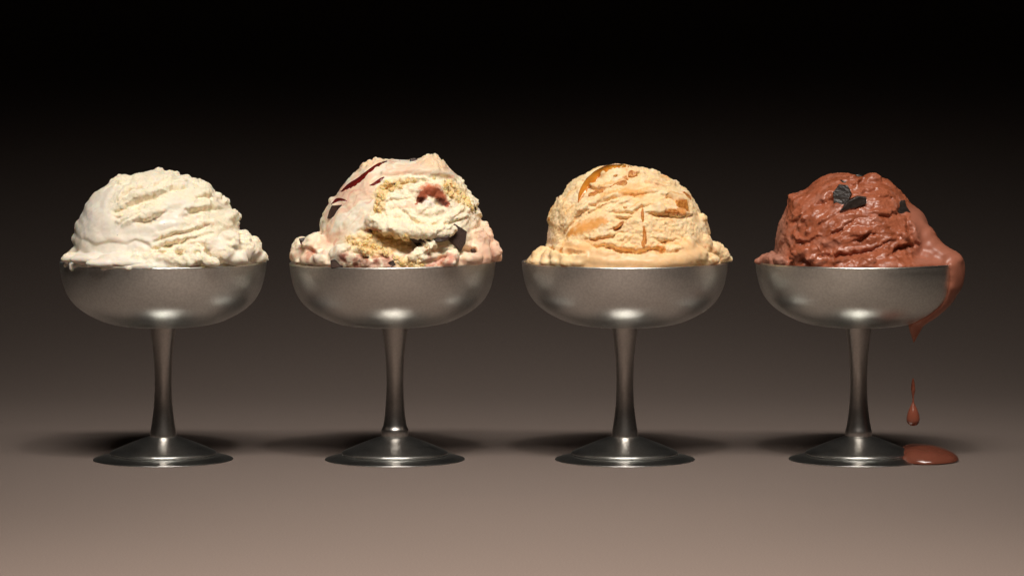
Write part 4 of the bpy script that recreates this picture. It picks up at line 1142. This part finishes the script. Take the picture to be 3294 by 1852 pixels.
        s.chunk("toffee_bit", poly, tof, o, 2.4, t, 30 + k, .55)
    waf = mat_plain("caramel_strip", (0.68, 0.26, 0.04), 0.5, noise_scale=1200, bump=.5, col2=(0.46, 0.14, 0.015))
    s.ribbon("caramel_strip", [(1442, 600, 8), (1436, 650, 16), (1438, 700, 17), (1442, 755, 9)], waf, .45)
    s.ribbon("caramel_strip", [(1450, 795, 9), (1458, 860, 18), (1462, 930, 22), (1452, 990, 28), (1450, 1035, 14)], waf, .45)
    return s

# ============================================================ scoop 4 : chocolate, melting
def scoop_chocolate():
    x0 = DX[3]
    out = [(1990, 1100), (2000, 900), (2005, 800), (1990, 680), (1960, 590), (1910, 520), (1860, 490), (1800, 450), (1740, 370), (1690, 310), (1650, 265), (1600, 215), (1540, 178), (1480, 178),
           (1440, 160), (1390, 143), (1340, 160), (1300, 155), (1210, 140), (1130, 130), (1060, 130), (940, 145), (860, 175), (770, 220), (690, 295), (600, 330), (560, 345), (520, 350),
           (480, 385), (480, 415), (510, 440), (480, 480), (440, 560), (420, 620), (400, 640), (370, 740), (360, 800), (345, 930), (335, 1100)]
    s = Scoop(x0, (2390, 520, 770 / 2576), out, 0.0395, (1200, 1100), 2.3)
    s.dome()
    s.skirt([(0.010, -0.02), (0.036, -0.018), (0.0465, -0.006), (0.0476, -0.001), (0.0474, 0.0006), (0.0458, 0.0018), (0.0430, 0.0030), (0.039, 0.0036), (0.02, 0.004)], 23)
    for i, (cx, cy, y, a, b, c) in enumerate([(240, 1050, -.010, 2.6, 5, 2.2), (300, 1040, -.014, 4.0, 6, 2.6), (400, 1060, -.026, 4, 4, 2.6), (215, 1075, -.012, 1.8, 4, 1.6),
                                              (640, 960, -.036, 4.2, 3, 4.0), (760, 960, -.0385, 3.6, 3, 3.6), (560, 1010, -.034, 3.6, 3, 3.2), (1500, 1035, -.040, 4.4, 3.2, 3.6), (1600, 1050, -.038, 3.2, 3, 3.0), (1700, 1060, -.035, 3.0, 3, 2.6),
                                              (1540, 930, -.036, 2.6, 2.6, 3.0), (1300, 1050, -.042, 7, 3, 2.6), (1000, 1050, -.042, 8, 3, 2.4), (800, 1050, -.040, 6, 3, 2.6), (1780, 1060, -.033, 2.6, 3, 2.4)]):
        s.lump(cx, cy, y, a, b, c, 210 + i, 0.2, (0, 0, i * .5))
    for i, (cx, cy, o, a, b, c) in enumerate([(520, 385, .4, 2.4, 2.4, 2.2), (670, 610, .3, 2.6, 2, 1.5), (560, 560, .2, 2.2, 2, 2.4), (625, 700, .3, 1.8, 1.6, 1.6), (700, 745, .2, 2.0, 1.6, 1.4), (560, 790, .2, 1.8, 1.6, 1.6),
                                              (1390, 195, .2, 3.6, 3, 3.6), (1180, 190, .3, 3.2, 3, 2.4), (1220, 270, .5, 2.6, 2, 1.8), (1730, 800, .4, 1.7, 1.7, 2.2), (1600, 820, .2, 3.0, 1.6, 1.4),
                                              (1720, 450, .4, 1.8, 1.6, 1.5), (1000, 470, .6, 2.0, 1.6, 1.2), (990, 400, .5, 1.6, 1.4, 1.8), (860, 640, .2, 2.2, 1.4, 1.2), (1450, 570, .2, 1.5, 1.2, 1.0), (900, 880, .2, 2.6, 1.6, 1.4), (1250, 760, .3, 4.4, 1.8, 1.6), (1000, 830, .2, 3.0, 1.5, 1.4)]):
        s.on(cx, cy, o, a, b, c, 240 + i, .22)
    # melting shoulder flowing to the rim at the right
    for i, (cx, cy, y, a, b, c) in enumerate([(1790, 640, -.014, 5.0, 8, 6), (1860, 740, -.014, 6.0, 10, 7), (1930, 830, -.014, 6.8, 11, 7.5), (1980, 910, -.015, 7.2, 11, 6.5), (2050, 970, -.016, 7.5, 11, 5.4), (2120, 1005, -.017, 7.5, 10.5, 4.6),
                                              (2190, 1030, -.017, 7.0, 10, 4.0), (2250, 1055, -.0175, 5.6, 9.5, 3.6), (2060, 1060, -.020, 8, 9, 3.0), (1960, 1030, -.022, 5, 7, 4.0)]):
        s.lump(cx, cy, y, a, b, c, 280 + i, 0.05)
    # the drip itself hugs the bowl from the rim to its underside
    rows = [(2270, 1050, .0480, 9.5, 3.4), (2290, 1100, .0496, 10.4, 3.2), (2300, 1160, .0500, 9.8, 3.1), (2300, 1216, .0501, 9.2, 3.0), (2296, 1280, .0498, 8.5, 2.9), (2280, 1346, .0492, 7.8, 2.8),
            (2240, 1425, .0470, 6.8, 2.4), (2200, 1494, .0450, 6.4, 2.4), (2140, 1555, .0425, 6.0, 2.4), (2079, 1606, .0397, 5.6, 2.5), (2000, 1662, .0360, 5.2, 2.6), (1914, 1710, .0318, 4.6, 2.7), (1862, 1742, .0290, 3.4, 2.7)]
    rows = [(a, b, c, d, e) for a, b, c, d, e in rows]
    path = []; A = []; B = []; ra = []; rb = []
    for (cx, cy, rr, wt, wr) in catmull(rows, 5):
        xx = s.pt(cx, cy, -0.015)[0] - x0
        rr = max(rr, abs(xx) * 1.01 + 1e-5)
        yy = -math.sqrt(max(rr * rr - xx * xx, 0))
        p = s.pt(cx, cy, yy); xx = p[0] - x0
        az = math.atan2(yy, xx)
        path.append(p); A.append(np.array([-math.sin(az), math.cos(az), 0])); ra.append(wt * MM); rb.append(wr * MM)
    path = np.array(path)
    for i in range(len(path)):
        t = path[min(i + 1, len(path) - 1)] - path[max(i - 1, 0)]; t /= np.linalg.norm(t)
        b = np.cross(t, A[i]); B.append(b / np.linalg.norm(b))
    s.pieces.append(sweep(path, A, B, ra, rb, 24))
    # hanging tip
    tip = s.pt(1831, 2010, path[-1][1]); top = path[-1]
    n = 14; tp = [top + (tip - top) * (k / (n - 1)) for k in range(n)]
    tr = [max(0.0002, 0.0044 * (1 - k / (n - 1)) ** 1.2) for k in range(n)]
    s.pieces.append(sweep(np.array(tp), [np.array([1., 0, 0])] * n, [np.array([0, 1., 0])] * n, tr, [r * .9 for r in tr], 16))
    dripbox = lambda V: (V[:, 0] - x0 > 0.0385) & (V[:, 2] < RIM_Z + 0.006) | (V[:, 2] < RIM_Z - 0.0215) & (V[:, 0] - x0 > 0.012)
    s.keep_in = False
    melt = [(1770, 470), (1880, 470), (2000, 600), (2060, 780), (2140, 870), (2420, 940), (2420, 1980), (1650, 1980), (1800, 1400), (2150, 1120), (1840, 1115), (1865, 975), (1860, 870), (1815, 700)]
    def sm_mask(V, U, W):
        w = fbm(V[:, 0] * 140, V[:, 1] * 140, V[:, 2] * 140, 3, 34) * 20
        return poly_mask(U + w, W + w, melt, 40)
    def big(V, N, U, W):
        x, y, z = mmc(V)
        jx = fbm(x * .3, y * .3, z * .3, 3, 11) * 45; jy = fbm(x * .3, y * .3, z * .3, 3, 12) * 40
        u, w = U + jx, W + jy
        rm = 1 - sm_mask(V, U, W)
        R, A = arcs(u, w, 1500, 1900, s.sc)
        b = billow(R * .20 + 3, A * .09, y * .14, 3, 71)
        h = rm * (b - .45) * 1.6
        saw, amp = terraces(R, A, y, 4.6, 5.5, 73, .35)
        h = h + rm * (saw - .3) * .55 + fbm(x * .12, y * .12, z * .12, 3, 2) * .5 * rm
        for g in ([(760, 450, 40, .8), (860, 420, 80, 2.4), (960, 380, 90, 3.0), (1020, 350, 40, 1.0)],
                  [(920, 790, 30, 1.0), (1000, 750, 50, 2.0), (1100, 690, 45, 1.6), (1220, 620, 35, .8), (1320, 580, 20, .3)],
                  [(1180, 850, 30, .8), (1270, 820, 55, 2.0), (1360, 770, 50, 1.8), (1460, 770, 30, .6)],
                  [(1340, 560, 30, .8), (1460, 565, 60, 2.2), (1580, 570, 60, 2.4), (1680, 560, 40, 1.2)],
                  [(820, 1000, 40, 1.2), (980, 1010, 60, 2.2), (1160, 985, 60, 2.4), (1340, 960, 50, 1.8), (1480, 900, 50, 1.8), (1560, 850, 40, 1.2)],
                  [(1580, 990, 30, 1.0), (1660, 940, 70, 2.6), (1760, 900, 90, 3.0), (1860, 880, 50, 1.6)],
                  [(1780, 600, 30, .8), (1800, 700, 60, 2.0), (1830, 800, 60, 2.2), (1860, 880, 40, 1.2)],
                  [(540, 830, 40, 1.0), (600, 870, 60, 2.2), (720, 860, 50, 1.6), (820, 800, 30, .6)],
                  [(480, 660, 30, .6), (560, 640, 50, 1.6), (640, 560, 40, 1.2), (690, 480, 20, .4)],
                  [(440, 760, 25, .5), (480, 880, 40, 1.2), (500, 980, 40, 1.2), (560, 1040, 30, .6)],
                  [(1050, 530, 30, .8), (1150, 520, 50, 1.8), (1270, 470, 35, .8)],
                  [(1140, 220, 30, .8), (1190, 240, 45, 1.8), (1280, 220, 35, 1.0), (1330, 180, 20, .4)],
                  [(1270, 330, 30, .8), (1330, 320, 50, 1.6), (1430, 290, 35, 1.0)],
                  [(1480, 380, 30, .6), (1560, 360, 60, 1.4), (1640, 420, 40, .8)]):
            h = h + groove(u, w, g, 'ledge')
        h = h - 2.6 * np.exp(-(((U - 1715) / 42) ** 2 + ((W - 520) / 48) ** 2))
        return h
    def fine(V, N, U, W):
        x, y, z = mmc(V); rm = 1 - sm_mask(V, U, W)
        left = sstep(520, 420, U)
        h = rm * (fbm(x * .9, y * .9, z * .9, 3, 81) * .28 + granules(x, y, z, 1.7, 82) * .28 * sstep(-.1, .3, fbm(x * .2, y * .2, z * .2, 2, 83)) + left * granules(x, y, z, .9, 84) * .3)
        return h + (1 - rm) * fbm(x * .3, y * .3, z * .3, 2, 85) * .06
    def color(V, N, U, W):
        x, y, z = mmc(V); sm = sm_mask(V, U, W); rm = 1 - sm
        C = np.tile(np.array((0.36, 0.104, 0.050)), (len(V), 1))
        n = fbm(x * .15, y * .15, z * .15, 4, 91)
        C = mix(C, (0.24, 0.056, 0.018), sstep(.0, .4, n) * .8)
        C = mix(C, (0.46, 0.185, 0.122), sstep(.05, .4, fbm(x * .2 + 5, y * .2, z * .2, 3, 92)) * .6)
        C = mix(C, (0.38, 0.19, 0.135), sstep(520, 400, U) * rm * .6)
        C = mix(C, (0.40, 0.145, 0.090), sm * .9)
        S = np.stack([0.26 + 0.16 * rm * sstep(-.3, .3, n) + .12 * sm + .25 * sstep(520, 400, U) * rm, 0.2 + 0.25 * rm], 1)
        return C, S
    root = thing("ice_cream_scoop", "reddish brown chocolate ice cream scoop melting over the right rim of its dish", "ice cream", (x0, 0, BASE_Z))
    m = mat_ice("chocolate_ice_cream", 0.0, 0.002, (1, .4, .2), grain=.3, spec=.65, gscale=900)
    part = lambda V, F: (V[F].mean(1)[:, 0] - x0 > 0.006) & (V[F].mean(1)[:, 2] < RIM_Z - 0.0004) & ((np.hypot(V[F].mean(1)[:, 0] - x0, V[F].mean(1)[:, 1]) > 0.0485) | (V[F].mean(1)[:, 2] < RIM_Z - 0.0195))
    s.build("scoop", root, m, big, fine, color, sm1=20, part=("melted_drip", part))
    choc = mat_plain("black_chocolate", (0.036, 0.025, 0.020), 0.36, noise_amt=.6, noise_scale=450, bump=.7, spec=.5)
    s.chunk("chocolate_chunk", [(1035, 241), (1128, 253), (1168, 342), (1128, 436), (1047, 544), (974, 446), (967, 329)], choc, 2.2, 4.0, (-10, -12), 51, .35, "large dark chunk near the top of the scoop")
    s.chunk("chocolate_chunk", [(1043, 535), (1133, 428), (1243, 374), (1334, 386), (1326, 459), (1208, 501)], choc, 2.2, 4.0, (6, 4), 55, .35)
    s.chunk("chocolate_chunk", [(1652, 502), (1693, 421), (1747, 410), (1763, 482), (1809, 545), (1693, 583), (1650, 569)], choc, 1.2, 3.0, (20, -10), 52, .2)
    s.chunk("chocolate_chunk", [(1205, 132), (1260, 140), (1305, 160), (1225, 166)], choc, .4, 3, (0, -40), 53, .12, None, -.006)
    s.chunk("chocolate_chunk", [(1045, 188), (1090, 208), (1152, 236), (1130, 252), (1070, 218)], choc, .4, 2, (0, -30), 54, .12)
    return s, m

def simple_attr(me, n, tint, surf):
    for nm, c in (("tint", tint), ("surf", surf)):
        a = me.color_attributes.new(nm, 'FLOAT_COLOR', 'POINT')
        a.data.foreach_set("color", np.tile(np.array(c, np.float32), n))

def falling_drop(mat):
    x, y0 = 2390 + 1057 * .5178, 780
    yd = -0.012
    rows = [(843, 2.0), (850, 5), (870, 9), (895, 12), (915, 13), (935, 10), (955, 6.5), (975, 5), (990, 6), (1005, 11), (1030, 23), (1055, 33), (1080, 39), (1097, 40.5), (1112, 38), (1124, 31), (1132, 21), (1136.5, 9), (1137.5, 0.5)]
    sc = .5178 / PX
    base = unproj(x, y0 + 1137.5 * .5178, yd)
    prof = [(max(r, .2) * sc, (1137.5 - v) * sc) for v, r in rows]
    t = lathe("falling_drop", [tuple(p) for p in catmull(prof, 4)][::-1], mat, None, 40, tuple(base))
    simple_attr(t.data, len(t.data.vertices), (0.20, 0.058, 0.034, 1), (0.16, 0.1, 0, 1))
    t["label"] = "small brown drop falling through the air beside the rightmost stem"; t["category"] = "drop"

def puddle(mat):
    # egg shaped in plan, highest at the end that rests on the foot, rounded shoulders and a flat underside
    nt, nr = 96, 26; c = np.array((.1998, -.0030))
    plan = catmull([(180, .0126), (150, .0150), (120, .0215), (90, .0235), (60, .0200), (30, .0168), (0, .0158), (-30, .0168), (-60, .0195), (-90, .0225), (-120, .0215), (-150, .0155), (-180, .0126)], 8)
    ang = np.radians(plan[::-1, 0]); rr = plan[::-1, 1]
    th = np.linspace(-np.pi, np.pi, nt, endpoint=False); R = np.interp(th, ang, rr)
    V = [np.array([[c[0], c[1], 0.0066]])]; F = []
    for j in range(1, nr + 1):
        q = math.sin(math.pi / 2 * j / nr)
        x = c[0] + R * q * np.cos(th); y = c[1] + R * q * np.sin(th)
        hh = 0.0066 * (1 - 14.0 * (x - c[0]))
        V.append(np.stack([x, y, 0.0003 + hh * (1 - q ** 2.6) ** .55], 1))
    V.append(np.array([[c[0], c[1], 0.0002]])); V = np.concatenate(V)
    for k in range(nt):
        F.append((0, 1 + k, 1 + (k + 1) % nt))
        F.append((len(V) - 1, 1 + (nr - 1) * nt + (k + 1) % nt, 1 + (nr - 1) * nt + k))
    for j in range(nr - 1):
        for k in range(nt):
            a = 1 + j * nt + k; b = 1 + j * nt + (k + 1) % nt
            F.append((a, a + nt, b + nt, b))
    V[:, 2] += (fbm(V[:, 0] * 120, V[:, 1] * 120, V[:, 2] * 120, 2, 3) * .0004) * (V[:, 2] > .0006)
    o3 = np.array((.2010, -.003, 0.0))
    me = pydata("melted_puddle", V - o3, F); smooth(me)
    simple_attr(me, len(V), (0.15, 0.046, 0.028, 1), (0.15, 0.1, 0, 1))
    o = link("melted_puddle", me, mat)
    o.location = o3
    o["label"] = "glossy brown melted puddle on the table against the rightmost dish foot"; o["category"] = "puddle"

scoop_vanilla()
scoop_cake()
scoop_caramel()
_s4, _m4 = scoop_chocolate()
falling_drop(_m4)
puddle(_m4)
